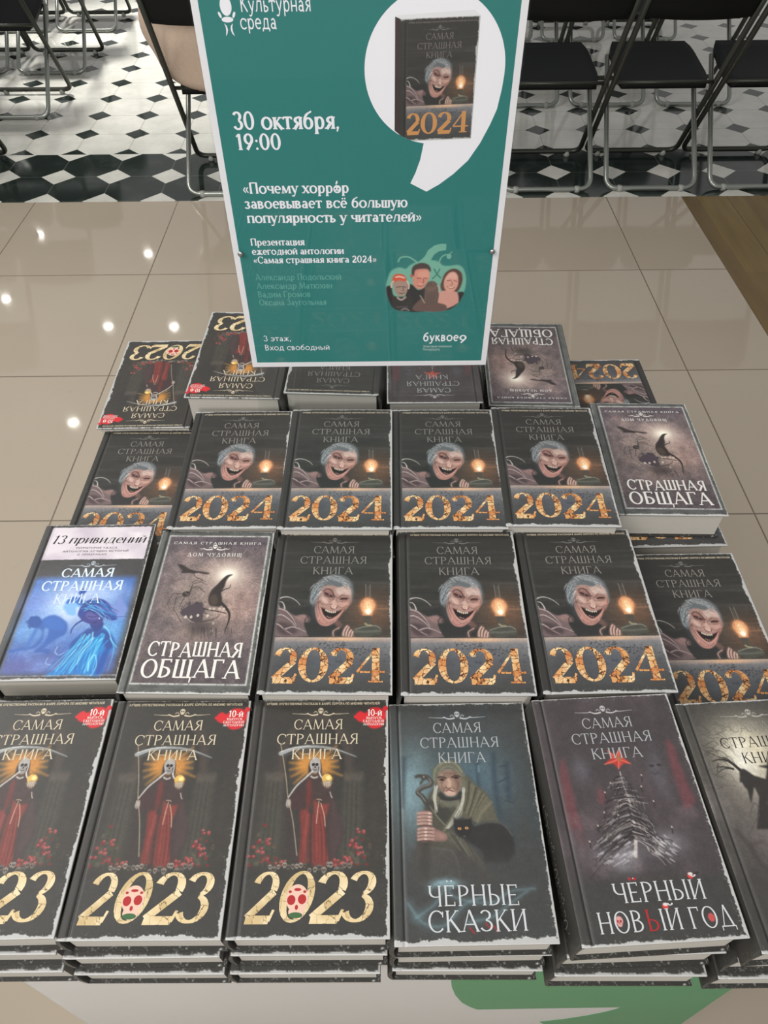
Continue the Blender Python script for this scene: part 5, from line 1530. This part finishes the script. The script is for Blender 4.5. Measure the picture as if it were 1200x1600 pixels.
# the half-hidden 2024 book between the second row and the scarecrow book
book('grin', .3490, .4340, .6662, .0498, .3, 'dark 2024 hardcover lying lower at the right end of the second row', G24)
book('plain', .3490, .4325, TT + .0002, .0456, .2, 'closed dark hardcover directly under the low 2024 book at the right', GD)

# ------------------------------------------------------------------ poster and its clear stand
PX, PY, PZ = -.1645, .7588, 1.2477   # left edge, front face, top edge of the A3 sheet
poster = thing('poster', 'green event poster with white lettering, a big white comma and a pumpkin photo', 'poster', (PX + .1485, PY, PZ - .42))
b = MB()


def pw(x, y, layer):
    return (x / 1000 - .1485, -layer * .00008, .42 - y / 1000)


PM = ['paper', 'teal', 'white', 'mint', 'pale', 'amber', 'silver', 'dark']
PMI = {n: i for i, n in enumerate(PM)}
TEAL = (36, 116, 112)
b.box((-.1485, 0, 0), (.1485, .0004, .42), 0)


def pp(pts, slot, layer):
    ar = sum(pts[i - 1][0] * pts[i][1] - pts[i][0] * pts[i - 1][1] for i in range(len(pts)))
    if ar > 0:
        pts = pts[::-1]
    layer += .012 * (len(b.f) % 40)
    b.add([pw(x, y, layer) for x, y in pts], [tuple(range(len(pts)))], PMI[slot])


def ptext(s_, x0, x1, bl, cap, st, slot, layer=3):
    for p in text_polys(s_, x0, x1, bl, cap, st):
        pp(p, slot, layer)


pp([(6.6, 6.6), (290.4, 6.6), (290.4, 413), (6.6, 413)], 'teal', 1)
comma = [(216.5 + 65.4 * math.cos(a), 84 + 65.4 * math.sin(a)) for a in [math.radians(97 + 5 * k) for k in range(53)]]
comma += [(281.9, 88), (281, 100), (278.3, 118), (273, 132), (265, 149), (254.2, 166), (240, 179.5), (226, 190), (213, 197.4), (196, 188.6), (201, 178), (205.5, 165), (208.5, 149)]
pp(comma, 'white', 2)
# pale patch where the comma's line of print is lighter, left as plain paper colour elsewhere
ptext('Культурная', 42.9, 105.5, 36.5, 12.2, 'sans', 'white')
ptext('среда', 41, 73.6, 49.6, 12.0, 'sans', 'white')


def pell(cx, cy, rx, ry, slot, layer, rot=0, n=24):
    c, s_ = math.cos(math.radians(rot)), math.sin(math.radians(rot))
    pp([(cx + rx * math.cos(k * 2 * math.pi / n) * c - ry * math.sin(k * 2 * math.pi / n) * s_, cy + rx * math.cos(k * 2 * math.pi / n) * s_ + ry * math.sin(k * 2 * math.pi / n) * c) for k in range(n)], slot, layer)


pell(30.4, 32.0, 5.1, 7.4, 'white', 3)
pell(30.4, 42.2, 5.2, 2.2, 'white', 3)
pell(24.2, 38.6, 1.1, 2.6, 'white', 3, -24)
pell(36.6, 38.6, 1.1, 2.6, 'white', 3, 24)
pp([(27, 45), (29, 47), (29.6, 50), (28.6, 53), (27, 55), (27.9, 51), (27.9, 48)], 'white', 3)
pp([(34.6, 45), (32.6, 47), (32, 50), (33, 53), (35, 55), (33.7, 51), (33.7, 48)], 'white', 3)
ptext('30 октября,', 21.3, 125.5, 134.5, 16.5, 'slab', 'white')
ptext('19:00', 21.3, 66.3, 153.8, 15.5, 'slab', 'white')
ptext('«Почему хоррор', 20.8, 132, 197.8, 11.5, 'slab', 'white')
ptext('завоевывает всё большую', 20.9, 193.7, 213.8, 11.5, 'slab', 'white')
ptext('популярность у читателей»', 21.2, 209.2, 229.6, 11.5, 'slab', 'white')
pell(119.4, 187.2, .9, 2.2, 'white', 3, 20)
pell(119.4, 193.9, 3.6, 3.6, 'white', 2.6)
for ex in (117.9, 120.9):
    pell(ex, 193.4, .8, .9, 'teal', 3.4)
pell(119.4, 195.8, 1.6, .6, 'teal', 3.4)
ptext('Презентация', 21, 80.5, 255.6, 8.2, 'slab', 'white')
ptext('ежегодной антологии', 20.9, 123.4, 266.4, 8.2, 'slab', 'white')
ptext('«Самая страшная книга 2024»', 20.9, 159.9, 276.9, 8.2, 'slab', 'white')
for s_, x1, y in (('Александр Подольский', 119, 298), ('Александр Матюхин', 108, 309), ('Вадим Громов', 82, 320), ('Оксана Заугольная', 99.9, 330.7)):
    ptext(s_, 20.4, x1, y, 7.8, 'slab_small', 'mint')
ptext('3 этаж,', 19, 53, 381, 8.0, 'sans', 'white')
ptext('Вход свободный', 18.9, 99.8, 394.4, 8.0, 'sans', 'white')
ptext('буквое', 215.7, 259.5, 383.2, 12.5, 'sans_bold', 'white')
ptext('9', 260, 269.8, 386.2, 11.2, 'sans_bold', 'white')
ptext('Знаковые книжные', 216, 252, 392.4, 3.6, 'sans', 'pale')
ptext('Петербурга', 216, 237, 397, 3.6, 'sans', 'pale')


def inside(x, y, pg):
    r_ = False
    for i in range(len(pg)):
        (ax, ay), (bx, by) = pg[i - 1], pg[i]
        if (ay > y) != (by > y) and x < (bx - ax) * (y - ay) / (by - ay) + ax:
            r_ = not r_
    return r_


# printed picture of the book on the comma
def bk(u, v):
    return (184.4 + 71.2 * u / BW, 43 - 2.2 * u / BW + 104 * v / BH)


pp([(180, 40.2), (250, 36.4), (255.4, 40.6), (184.4, 43.2)], 'paper', 2.4)
sp_ = [(179.4, 41), (184.4, 43), (184.4, 146), (179.4, 141)]
pp([(179.4, 41), (184.4, 43), (184.4, 140.6), (179.4, 136.6)], 'dark', 2.5)
PRINT_V, PRINT_F, PRINT_C = [], [], []


def printed(cv, step, fn, layer, keep):
    ys, xs = range(0, cv.ny, step), range(0, cv.nx, step)
    idx = {}
    for j in ys:
        for i in xs:
            x, y = fn(cv.X[j, i], cv.Y[j, i])
            idx[j, i] = len(PRINT_V)
            PRINT_V.append(pw(x, y, layer + .5))
            PRINT_C.append(cv.px[j, i])
    for j in list(ys)[:-1]:
        for i in list(xs)[:-1]:
            if keep(j, i, *fn(cv.X[j, i] + step * .5 / cv.res, cv.Y[j, i] + step * .5 / cv.res)):
                PRINT_F.append((idx[j, i], idx[j + step, i], idx[j + step, i + step], idx[j, i + step]))


printed(GRIN_CV, 2, bk, 2.6, lambda j, i, x, y: inside(x, y, comma))
for q, it in enumerate(GRIN_DE):
    slot = it[6]
    for p in deco_polys(it):
        p = [bk(x, y) for x, y in p]
        if inside(p[0][0], p[0][1], comma) and inside(p[2][0], p[2][1], comma):
            pp(p, 'amber' if slot == 'cracked_amber' else 'silver', 4)

# printed pumpkin with four portraits
pk = Canvas(105, 106, 2.2, TEAL, 91)
MINT = (112, 172, 152)


def zc(x, y):
    return (x * .0873, y * .0949)


def zl(*xy):
    return [zc(xy[i], xy[i + 1]) for i in range(0, len(xy), 2)]


body = zl(20, 640, 30, 560, 70, 450, 120, 400, 200, 376, 280, 395, 330, 350, 420, 310, 500, 290, 600, 285, 700, 305, 760, 355, 850, 362, 960, 352, 1030, 400, 1072, 500, 1080, 620, 1062, 720, 1040, 800, 960, 900, 860, 962, 720, 985, 600, 990, 500, 975, 300, 975, 150, 955, 80, 860, 30, 740)
pk.poly(body, MINT, 1, .25)
pk.poly(zl(430, 320, 520, 240, 560, 160, 640, 100, 720, 82, 788, 84, 788, 160, 700, 175, 640, 215, 600, 290, 560, 330), MINT, 1, .2, False)
pk.stroke(zl(180, 300, 205, 255, 260, 240, 330, 250, 420, 310), 1.7, MINT)
pk.stroke(zl(712, 310, 730, 260, 770, 225, 810, 218), 1.5, MINT)
pk.ell(*zc(833, 240), 2.7, 3.2, MINT)
pk.stroke(zl(845, 215, 850, 195, 870, 185), .9, MINT)
for a_ in (zl(650, 402, 690, 470, 738, 518), zl(722, 404, 690, 470, 635, 528)):
    pk.stroke(a_, 1.7, (60, 122, 110))
blk = (34, 34, 34)
# man with short dark hair, black shirt
pk.poly(zl(300, 640, 370, 610, 450, 680, 560, 640, 640, 700, 660, 900, 560, 975, 300, 960), blk, 1, .3)
pk.poly(zl(372, 480, 380, 420, 440, 380, 540, 395, 590, 440, 592, 520, 560, 580, 520, 650, 480, 672, 420, 650, 380, 600), (206, 136, 118), 1, .4)
pk.poly(zl(440, 440, 560, 420, 588, 470, 570, 520, 450, 510), (220, 156, 138), .8, .8)
pk.poly(zl(358, 470, 362, 390, 400, 345, 480, 322, 560, 340, 604, 395, 598, 440, 560, 400, 450, 400, 400, 420, 385, 490), (62, 48, 44), 1, .4)
pk.ell(*zc(356, 490), 1.4, 2.4, (176, 96, 80))
for a_, w_ in ((zl(430, 520, 480, 522), .9), (zl(520, 520, 560, 524), .9), (zl(510, 530, 520, 575, 496, 585), .7), (zl(440, 618, 480, 628, 520, 612), .9)):
    pk.stroke(a_, w_, (110, 46, 40), .85)
pk.ell(*zc(480, 605), 3.2, 1.8, (226, 158, 140), .7, 1)
# man in cap and headphones, dark shirt
pk.poly(zl(20, 650, 90, 630, 130, 760, 300, 760, 340, 680, 380, 900, 360, 975, 150, 955, 60, 830), (44, 40, 40), 1, .3)
pk.poly(zl(120, 560, 150, 530, 260, 530, 308, 600, 305, 690, 270, 750, 200, 762, 150, 720, 125, 640), (164, 136, 122), 1, .4)
pk.poly(zl(105, 560, 115, 490, 180, 460, 260, 480, 290, 540, 270, 560, 180, 550, 115, 580), (206, 84, 58), 1, .3)
pk.stroke(zl(150, 505, 200, 498, 260, 515), 1.6, (240, 214, 200), .9, .5)
pk.stroke(zl(92, 640, 95, 590, 118, 560), 2.0, (202, 176, 164), 1)
pk.stroke(zl(300, 560, 325, 610, 322, 660), 2.0, (202, 176, 164), 1)
for a_, w_ in ((zl(160, 640, 220, 632), 1.0), (zl(245, 632, 285, 640), 1.0), (zl(240, 640, 255, 680, 232, 690), .7), (zl(190, 718, 230, 726, 270, 716), .8)):
    pk.stroke(a_, w_, (66, 50, 46), .9)
pk.stroke(zl(175, 785, 225, 815, 280, 780), 2.6, (168, 150, 140), .95)
for k in range(9):
    pk.stroke(zl(160 + 18 * k, 905, 168 + 18 * k, 930), .9, (96, 92, 92), .8)
pk.stroke(zl(230, 960, 280, 940, 330, 965), 1.6, (150, 140, 138), .8)
# woman with chin-length brown hair
pk.poly(zl(760, 560, 790, 470, 860, 410, 940, 405, 1010, 460, 1030, 560, 1000, 670, 950, 720, 800, 720, 745, 640), (84, 54, 46), 1, .4)
pk.poly(zl(980, 720, 1062, 720, 1040, 800, 1000, 860, 985, 790), blk, 1, .3)
pk.poly(zl(730, 720, 820, 690, 930, 700, 985, 740, 1000, 860, 930, 925, 850, 965, 780, 920, 715, 850), (206, 150, 136), 1, .5)
pk.poly(zl(785, 600, 800, 520, 860, 450, 930, 450, 975, 530, 975, 620, 940, 690, 870, 715, 810, 680), (210, 154, 138), 1, .5)
pk.poly(zl(850, 460, 930, 455, 965, 520, 850, 530, 800, 560), (224, 174, 158), .8, 1)
for a_, w_ in ((zl(830, 560, 880, 552), 1.0), (zl(920, 558, 962, 570), 1.0), (zl(890, 565, 900, 612, 872, 618), .7), (zl(840, 640, 880, 662, 930, 652), 1.2)):
    pk.stroke(a_, w_, (128, 70, 62), .85)
pk.stroke(zl(850, 648, 880, 656, 915, 652), .8, (236, 206, 196), .9)
pk.poly(zl(820, 960, 940, 905, 1000, 860, 960, 910, 880, 965), blk, .9, .3)
# fourth person, long grey-brown hair over the face
pk.poly(zl(380, 930, 440, 850, 520, 800, 720, 860, 835, 900, 830, 970, 700, 990, 560, 985, 420, 975), (98, 74, 68), 1, .4)
pk.poly(zl(535, 700, 545, 620, 590, 570, 640, 560, 690, 590, 720, 660, 725, 780, 700, 870, 640, 900, 560, 880, 530, 800), (96, 76, 68), 1, .4)
for k in range(26):
    x_ = 545 + 7 * k
    pk.stroke(zl(600 + (x_ - 630) * .3, 580, x_, 700, x_ + 4 * math.sin(k), 860), .8, ((62, 48, 44), (128, 106, 96), (84, 66, 60))[k % 3], .75)
pk.poly(zl(560, 640, 680, 640, 670, 700, 570, 700), (126, 98, 86), .55, 1.2)
pk.stroke(zl(480, 760, 500, 790, 540, 860), 1.6, (160, 148, 124), .8)
pk.stroke(zl(705, 620, 730, 660, 728, 710), 1.6, (186, 172, 158), .8)
tl = np.abs(pk.px - np.array(TEAL)).sum(-1) > 1.5
printed(pk, 1, lambda x, y: (168.5 + x, 247.8 + y), 1.6, lambda j, i, x, y: tl[j, i] or tl[j + 1, i + 1] or tl[j, i + 1] or tl[j + 1, i])
nb = len(b.v)
b.add(PRINT_V, PRINT_F, len(PM))
pm = b.mesh('poster_sheet', [mat('poster_paper', (222, 220, 224), .5), mat('poster_teal', TEAL, .5), mat('poster_white', (232, 230, 236), .5), mat('poster_mint', (92, 158, 148), .5),
                            mat('poster_pale', (190, 206, 202), .5), mat('poster_amber', (196, 140, 86), .5), mat('poster_silver', (120, 112, 108), .5), mat('poster_dark', (58, 48, 48), .5), M_PRINT])
pc = np.full((len(b.v), 4), 1.0)
px_ = np.array(PRINT_C) / 255
pc[nb:, :3] = np.where(px_ <= .04045, px_ / 12.92, ((px_ + .055) / 1.055) ** 2.4)
at = pm.color_attributes.new('print', 'FLOAT_COLOR', 'POINT')
at.data.foreach_set('color', pc.astype(np.float32).ravel())
link('sheet', pm, poster)

# clear acrylic: see-through with a Fresnel sheen
ac = bpy.data.materials.new('clear_acrylic')
ac.use_nodes = True
nt = ac.node_tree
nt.nodes.remove(nt.nodes['Principled BSDF'])
tr, gls, fr, mx = (nt.nodes.new(k) for k in ('ShaderNodeBsdfTransparent', 'ShaderNodeBsdfGlossy', 'ShaderNodeFresnel', 'ShaderNodeMixShader'))
tr.inputs[0].default_value = (.985, .99, .988, 1)
gls.inputs['Roughness'].default_value = .02
fr.inputs[0].default_value = 1.42
geo, sub_, mul = nt.nodes.new('ShaderNodeNewGeometry'), nt.nodes.new('ShaderNodeMath'), nt.nodes.new('ShaderNodeMath')
sub_.operation, mul.operation = 'SUBTRACT', 'MULTIPLY'
sub_.inputs[0].default_value = 1.0
nt.links.new(geo.outputs['Backfacing'], sub_.inputs[1])
nt.links.new(fr.outputs[0], mul.inputs[0])
nt.links.new(sub_.outputs[0], mul.inputs[1])   # sheen on the outer faces only
nt.links.new(mul.outputs[0], mx.inputs[0])
nt.links.new(tr.outputs[0], mx.inputs[1])
nt.links.new(gls.outputs[0], mx.inputs[2])
nt.links.new(mx.outputs[0], nt.nodes['Material Output'].inputs[0])
stand = thing('acrylic_sign_stand', 'clear acrylic poster stand with small steel screws, upright among the book piles', 'sign stand', (PX + .1485, PY, TT))
hh = PZ - TT + .004
for nm, ya, yb in (('front_sheet', -.0034, -.0012), ('back_sheet', .0008, .0028)):
    b = MB()
    b.box((-.1495, ya, 0), (.1495, yb, hh))
    b.build(nm, ac, stand)
for sx_ in (8.7 - 148.5, 288.6 - 148.5):
    b = MB()
    b.lathe([(.0001, .0), (.0032, .0), (.0032, .0012), (.0022, .0022), (.0001, .0024)], 16)
    o = b.build('screw', mat('screw_steel', (170, 172, 170), .3, .9), stand, True)
    o.rotation_euler = (math.radians(90), 0, 0)
    o.location = (sx_ / 1000, -.0034, PZ - TT - .2635)

# ------------------------------------------------------------------ folding chairs
M_STEEL = mat('grey_tube_steel', (150, 154, 148), .3, .7)
M_TUBE = mat('dark_tube_steel', (66, 68, 62), .35, .6)
M_SEAT = mat('black_vinyl', (17, 20, 21), .6, 0, .25)


def rnd_u(x, foot, r, top_l, n=6):
    """points of a U-shaped tube: down the left leg, along the floor bar, up the right leg"""
    L_ = Vector((-x, *foot))
    Rr = Vector((x, *foot))
    tl_ = Vector(top_l)
    tr_ = Vector((-top_l[0], top_l[1], top_l[2]))
    dl = (tl_ - L_).normalized()
    dr = (tr_ - Rr).normalized()
    pts = [tl_]
    for k in range(n + 1):
        t_ = k / n
        p0, p1, p2 = L_ + dl * r, L_, L_ + Vector((r, 0, 0))
        pts.append(p0 * (1 - t_) ** 2 + p1 * 2 * t_ * (1 - t_) + p2 * t_ * t_)
    for k in range(n + 1):
        t_ = k / n
        p0, p1, p2 = Rr + Vector((-r, 0, 0)), Rr, Rr + dr * r
        pts.append(p0 * (1 - t_) ** 2 + p1 * 2 * t_ * (1 - t_) + p2 * t_ * t_)
    pts.append(tr_)
    return pts


CH = {}
b = MB()
b.tube(rnd_u(.1880, (0, .0115), .05, (-.182, .40, .395)), .0105)
CH['rear_leg_frame'] = (b.mesh('rear_leg_frame', [M_STEEL], True), None)
b = MB()
fy = lambda z: .38 - .63 * z
b.tube(rnd_u(.2060, (fy(.022), .022), .04, (-.202, fy(.80), .80)), .0112)
CH['front_leg_frame'] = (b.mesh('front_leg_frame', [M_TUBE], True), None)
b = MB()
vs, fs = [], []
NX, NZ = 12, 5
for s_ in (0, 1):
    for j in range(NZ + 1):
        z = .635 + .185 * j / NZ
        for i in range(NX + 1):
            uu = i / NX * 2 - 1
            rx = .200 - (.012 if j in (0, NZ) else 0)
            vs.append((uu * rx, fy(z) - .022 * (1 - uu * uu) - .006 + s_ * .024, z + (.006 * (1 - uu * uu) if j == NZ else -.004 * (1 - uu * uu) if j == 0 else 0)))
W_ = NX + 1
o1 = W_ * (NZ + 1)
for j in range(NZ):
    for i in range(NX):
        a = j * W_ + i
        fs.append((a, a + 1, a + W_ + 1, a + W_))
        fs.append((o1 + a, o1 + a + W_, o1 + a + W_ + 1, o1 + a + 1))
edge = [i for i in range(W_)] + [j * W_ + NX for j in range(1, NZ + 1)] + [NZ * W_ + i for i in range(NX - 1, -1, -1)] + [j * W_ for j in range(NZ - 1, 0, -1)]
for k in range(len(edge)):
    a, c_ = edge[k - 1], edge[k]
    fs.append((c_, a, o1 + a, o1 + c_))
b.add(vs, fs)
CH['backrest'] = (b.mesh('backrest', [M_SEAT], True), None)
b = MB()
vs, fs = [], []
NY = 8
for s_ in (0, 1):
    for j in range(NY + 1):
        tt = j / NY
        y = .145 + .325 * tt
        zt = .372 + .055 * tt
        hw = (.186 - .016 * tt) - (.016 if j in (0, NY) else .004 if j in (1, NY - 1) else 0)
        for i in range(NX + 1):
            uu = i / NX * 2 - 1
            vs.append((uu * hw, y, zt - .010 * (1 - uu * uu) * math.sin(math.pi * tt) - (0 if s_ else .024)))
o1 = W_ * (NY + 1)
for j in range(NY):
    for i in range(NX):
        a = j * W_ + i
        fs.append((a, a + W_, a + W_ + 1, a + 1))
        fs.append((o1 + a, o1 + a + 1, o1 + a + W_ + 1, o1 + a + W_))
edge = [i for i in range(W_)] + [j * W_ + NX for j in range(1, NY + 1)] + [NY * W_ + i for i in range(NX - 1, -1, -1)] + [j * W_ for j in range(NY - 1, 0, -1)]
for k in range(len(edge)):
    a, c_ = edge[k - 1], edge[k]
    fs.append((a, c_, o1 + c_, o1 + a))
b.add(vs, fs)
CH['seat'] = (b.mesh('seat', [M_SEAT], True), None)
b = MB()
b.tube([(-.200, fy(.375), .372), (.200, fy(.375), .372)], .007)
SEATBAR = b.mesh('seat_pivot_bar', [M_TUBE], True)
b = MB()
b.lathe([(.0001, 0), (.013, 0), (.014, .008), (.0125, .022), (.0001, .023)], 12)
CAP = b.mesh('foot_cap', [mat('grey_rubber', (150, 152, 146), .6)], True)


def chair(x, y, label, group):
    c = thing('folding_chair', label, 'chair', (x, y, 0), 0, group)
    for nm, (me, _) in CH.items():
        link(nm, me, c)
    link('seat_pivot_bar', SEATBAR, c)
    for sx_ in (-1, 1):
        for yy, xx in ((0, .13), (fy(.022), .15)):
            link('foot_cap', CAP, c).location = (sx_ * xx, yy, 0)
    return c


CG = 'folding chairs set out in rows on the octagon tiles'
c0x, cp, cy = -.62, .4417, 3.062
front = ['black folding chair with the person in the beige coat on it', 'black folding chair in the front row, hidden behind the left half of the poster',
         'black folding chair in the front row, hidden behind the right half of the poster', 'black folding chair in the front row, half hidden by the right edge of the poster',
         'black folding chair in the front row, second from the right edge, clear of the poster', 'black folding chair in the front row, cut off by the right edge of the photo']
for k, lb in enumerate(front):
    chair(c0x + cp * k, cy + .004 * k, lb, CG)
names = ['left', 'middle', 'right']
for k, lb in ((3, 'black folding chair in the second row, behind the one beside the poster edge'), (4, 'black folding chair in the second row, behind the second front chair from the right'), (5, 'black folding chair in the second row, behind the front chair at the right edge')):
    chair(c0x + cp * k + .02, 4.036, lb, CG)
for k, lb in ((3, 'black folding chair in the third row, seen through legs near the poster edge'), (4, 'black folding chair in the third row, glimpsed through legs in the right middle'), (5, 'black folding chair in the third row, glimpsed through legs at the far right')):
    chair(c0x + cp * k + .04, 5.11, lb, CG)
for x, y, lb in ((-1.918, 3.115, 'nearest folding chair at the left edge, only its front foot corner showing'),
                 (-1.853, 3.94, 'folding chair on the left with its grey seat in the upper left corner'),
                 (-2.294, 3.94, 'folding chair cut off by the left edge beside the one with the visible seat'),
                 (-1.846, 4.604, 'folding chair on the left, directly behind the one with the visible seat'),
                 (-2.288, 4.62, 'folding chair at the left edge, one row behind the visible seat'),
                 (-1.86, 5.396, 'farthest folding chair on the left, beside the bare aisle'),
                 (-2.30, 5.40, 'farthest folding chair on the left, away from the aisle')):
    chair(x, y, lb, CG)

# ------------------------------------------------------------------ seated person in a beige coat
person = thing('person', 'person in a loose beige coat sitting with the back turned on a black folding chair', 'person', (c0x, cy, 0))


def skinned(name, pts, edges, m_, parent, sub=2, root=0):
    me = bpy.data.meshes.new(name)
    me.from_pydata([p[:3] for p in pts], edges, [])
    me.materials.append(m_)
    o = link(name, me, parent)
    sk = o.modifiers.new('skin', 'SKIN')
    sk.use_smooth_shade = True
    lay = me.skin_vertices[0].data if me.skin_vertices else None
    if lay is None:
        bm_ = None
        me.attributes.new
    for i, p in enumerate(pts):
        lay[i].radius = (p[3], p[4] if len(p) > 4 else p[3])
        lay[i].use_root = i == root
    sb = o.modifiers.new('subdivision', 'SUBSURF')
    sb.levels = sb.render_levels = sub
    return o


def ensure_skin(me):
    import bmesh
    bm_ = bmesh.new()
    bm_.from_mesh(me)
    bm_.verts.layers.skin.verify()
    bm_.to_mesh(me)
    bm_.free()


def skin_body(name, pts, edges, m_, parent, sub=2, root=0):
    import bmesh
    me = bpy.data.meshes.new(name)
    bm_ = bmesh.new()
    ly = bm_.verts.layers.skin.verify()
    vv = [bm_.verts.new(p[:3]) for p in pts]
    for a, c_ in edges:
        bm_.edges.new((vv[a], vv[c_]))
    for i, p in enumerate(pts):
        vv[i][ly].radius = (p[3], p[4] if len(p) > 4 else p[3])
        vv[i][ly].use_root = i == root
    bm_.to_mesh(me)
    bm_.free()
    me.materials.append(m_)
    o = link(name, me, parent)
    o.modifiers.new('skin', 'SKIN').use_smooth_shade = True
    sb = o.modifiers.new('subdivision', 'SUBSURF')
    sb.levels = sb.render_levels = sub
    return o


sk_m = mat('skin', (206, 164, 144), .5)
bp = [(0, .30, .53, .12), (0, .25, .72, .12), (0, .21, .93, .13), (0, .22, 1.07, .055), (0, .25, 1.17, .085), (0, .26, 1.25, .075),
      (-.17, .22, 1.0, .055), (-.25, .33, .77, .045), (-.12, .54, .66, .035), (.17, .22, 1.0, .055), (.25, .33, .77, .045), (.12, .54, .66, .035),
      (-.10, .34, .51, .085), (-.14, .72, .50, .06), (-.14, .74, .12, .04), (-.14, .86, .05, .035), (.10, .34, .51, .085), (.14, .72, .50, .06), (.14, .74, .12, .04), (.14, .86, .05, .035)]
be = [(0, 1), (1, 2), (2, 3), (3, 4), (4, 5), (2, 6), (6, 7), (7, 8), (2, 9), (9, 10), (10, 11), (0, 12), (12, 13), (13, 14), (14, 15), (0, 16), (16, 17), (17, 18), (18, 19)]
# hands: palm and five fingers each
for sg, wr in ((-1, 8), (1, 11)):
    w0 = len(bp)
    bp.append((sg * .08, .60, .64, .028, .018))
    be.append((wr, w0))
    for k, (fx, fl) in enumerate(((-.024, .06), (-.008, .07), (.008, .066), (.024, .052))):
        bp += [(sg * .07 + fx, .63, .642, .009), (sg * .06 + fx, .63 + fl * .6, .636, .0085), (sg * .055 + fx, .63 + fl, .622, .0075)]
        q = len(bp) - 3
        be += [(w0, q), (q, q + 1), (q + 1, q + 2)]
    bp += [(sg * .045, .60, .655, .010), (sg * .03, .63, .655, .009)]
    be += [(w0, len(bp) - 2), (len(bp) - 2, len(bp) - 1)]
skin_body('body', bp, be, sk_m, person)

tc = NT('beige_wool_cloth', .9, .2)
tc.link(tc.mix(tc.noise(tc.obj(), 60, 4), (186, 164, 146), (208, 188, 170)), tc.b.inputs['Base Color'])
b = MB()
rings = [(.395, .29, .215, .175), (.425, .285, .262, .222), (.47, .285, .278, .232), (.54, .268, .305, .250), (.62, .258, .302, .244), (.72, .245, .252, .214), (.84, .228, .232, .185), (.95, .215, .222, .155), (1.02, .215, .185, .125), (1.07, .22, .11, .09), (1.09, .22, .07, .07)]
vs, fs = [], []
SG = 64
for j, (z, yc, rx, ry) in enumerate(rings):
    for k in range(SG):
        a = 2 * math.pi * k / SG
        wob = 1 + .022 * math.sin(62 * z + 4 * math.sin(a * 2) + 1.3 * a) + .016 * math.sin(7 * a + 41 * z)
        vs.append((rx * wob * math.cos(a), yc + ry * wob * math.sin(a), z + .012 * math.sin(3 * a + j) - (.055 * max(0, -math.sin(a)) ** 2 if j < 3 else 0)))
for j in range(len(rings) - 1):
    for k in range(SG):
        k2 = (k + 1) % SG
        fs.append((j * SG + k, j * SG + k2, (j + 1) * SG + k2, (j + 1) * SG + k))
fs.append(tuple(range(SG))[::-1])
b.add(vs, fs)
coat = b.build('coat', tc.m, person, True)
sb = coat.modifiers.new('subdivision', 'SUBSURF')
sb.levels = sb.render_levels = 2
for sg in (-1, 1):
    skin_body('coat_sleeve', [(sg * .15, .22, 1.0, .085), (sg * .25, .32, .79, .07), (sg * .18, .46, .70, .06), (sg * .13, .53, .665, .05)], [(0, 1), (1, 2), (2, 3)], tc.m, person)
    skin_body('trouser_leg', [(sg * .10, .36, .52, .1), (sg * .14, .70, .51, .078), (sg * .14, .745, .30, .068), (sg * .14, .745, .09, .06)], [(0, 1), (1, 2), (2, 3)], mat('dark_trouser_cloth', (52, 54, 60), .9), person)
    skin_body('shoe', [(sg * .14, .72, .05, .045, .045), (sg * .14, .82, .042, .044, .038), (sg * .14, .90, .034, .034, .028)], [(0, 1), (1, 2)], mat('black_leather', (28, 28, 30), .4), person)
skin_body('hair', [(0, .235, 1.16, .098), (0, .25, 1.25, .098), (0, .26, 1.29, .07)], [(0, 1), (1, 2)], mat('brown_hair', (70, 50, 38), .7), person)

# ------------------------------------------------------------------ ceiling downlights mirrored in the floor tiles
em = bpy.data.materials.new('lamp_lens_glow')
em.use_nodes = True
eb = em.node_tree.nodes['Principled BSDF']
eb.inputs['Emission Color'].default_value = (1, .97, .9, 1)
eb.inputs['Emission Strength'].default_value = 45
b = MB()
b.lathe([(.0001, -.004), (.046, -.004), (.046, 0), (.0001, 0)], 24)
LENS = b.mesh('lens', [em])
b = MB()
b.lathe([(.0001, .002), (.047, .002), (.047, -.006), (.066, -.008), (.068, .0), (.060, .09), (.0001, .095)], 24)
HOUS = b.mesh('housing', [mat('white_painted_metal', (225, 225, 222), .5)], True)
for x, y, lb in ((-4.43, 9.04, 'ceiling downlight farthest back on the left'), (-2.91, 8.52, 'ceiling downlight second farthest, above the aisle'), (-2.17, 8.40, 'ceiling downlight third farthest, nearest the middle'),
                 (-4.35, 7.51, 'ceiling downlight at the far left, one step nearer'), (-3.02, 6.93, 'ceiling downlight left of the middle pair'), (-2.29, 6.91, 'ceiling downlight right of the middle pair'), (-2.96, 5.32, 'nearest ceiling downlight on the left')):
    l_ = thing('ceiling_downlight', lb, 'ceiling light', (x, y, 3.2), 0, 'ceiling downlights')
    link('lens', LENS, l_)
    link('housing', HOUS, l_)
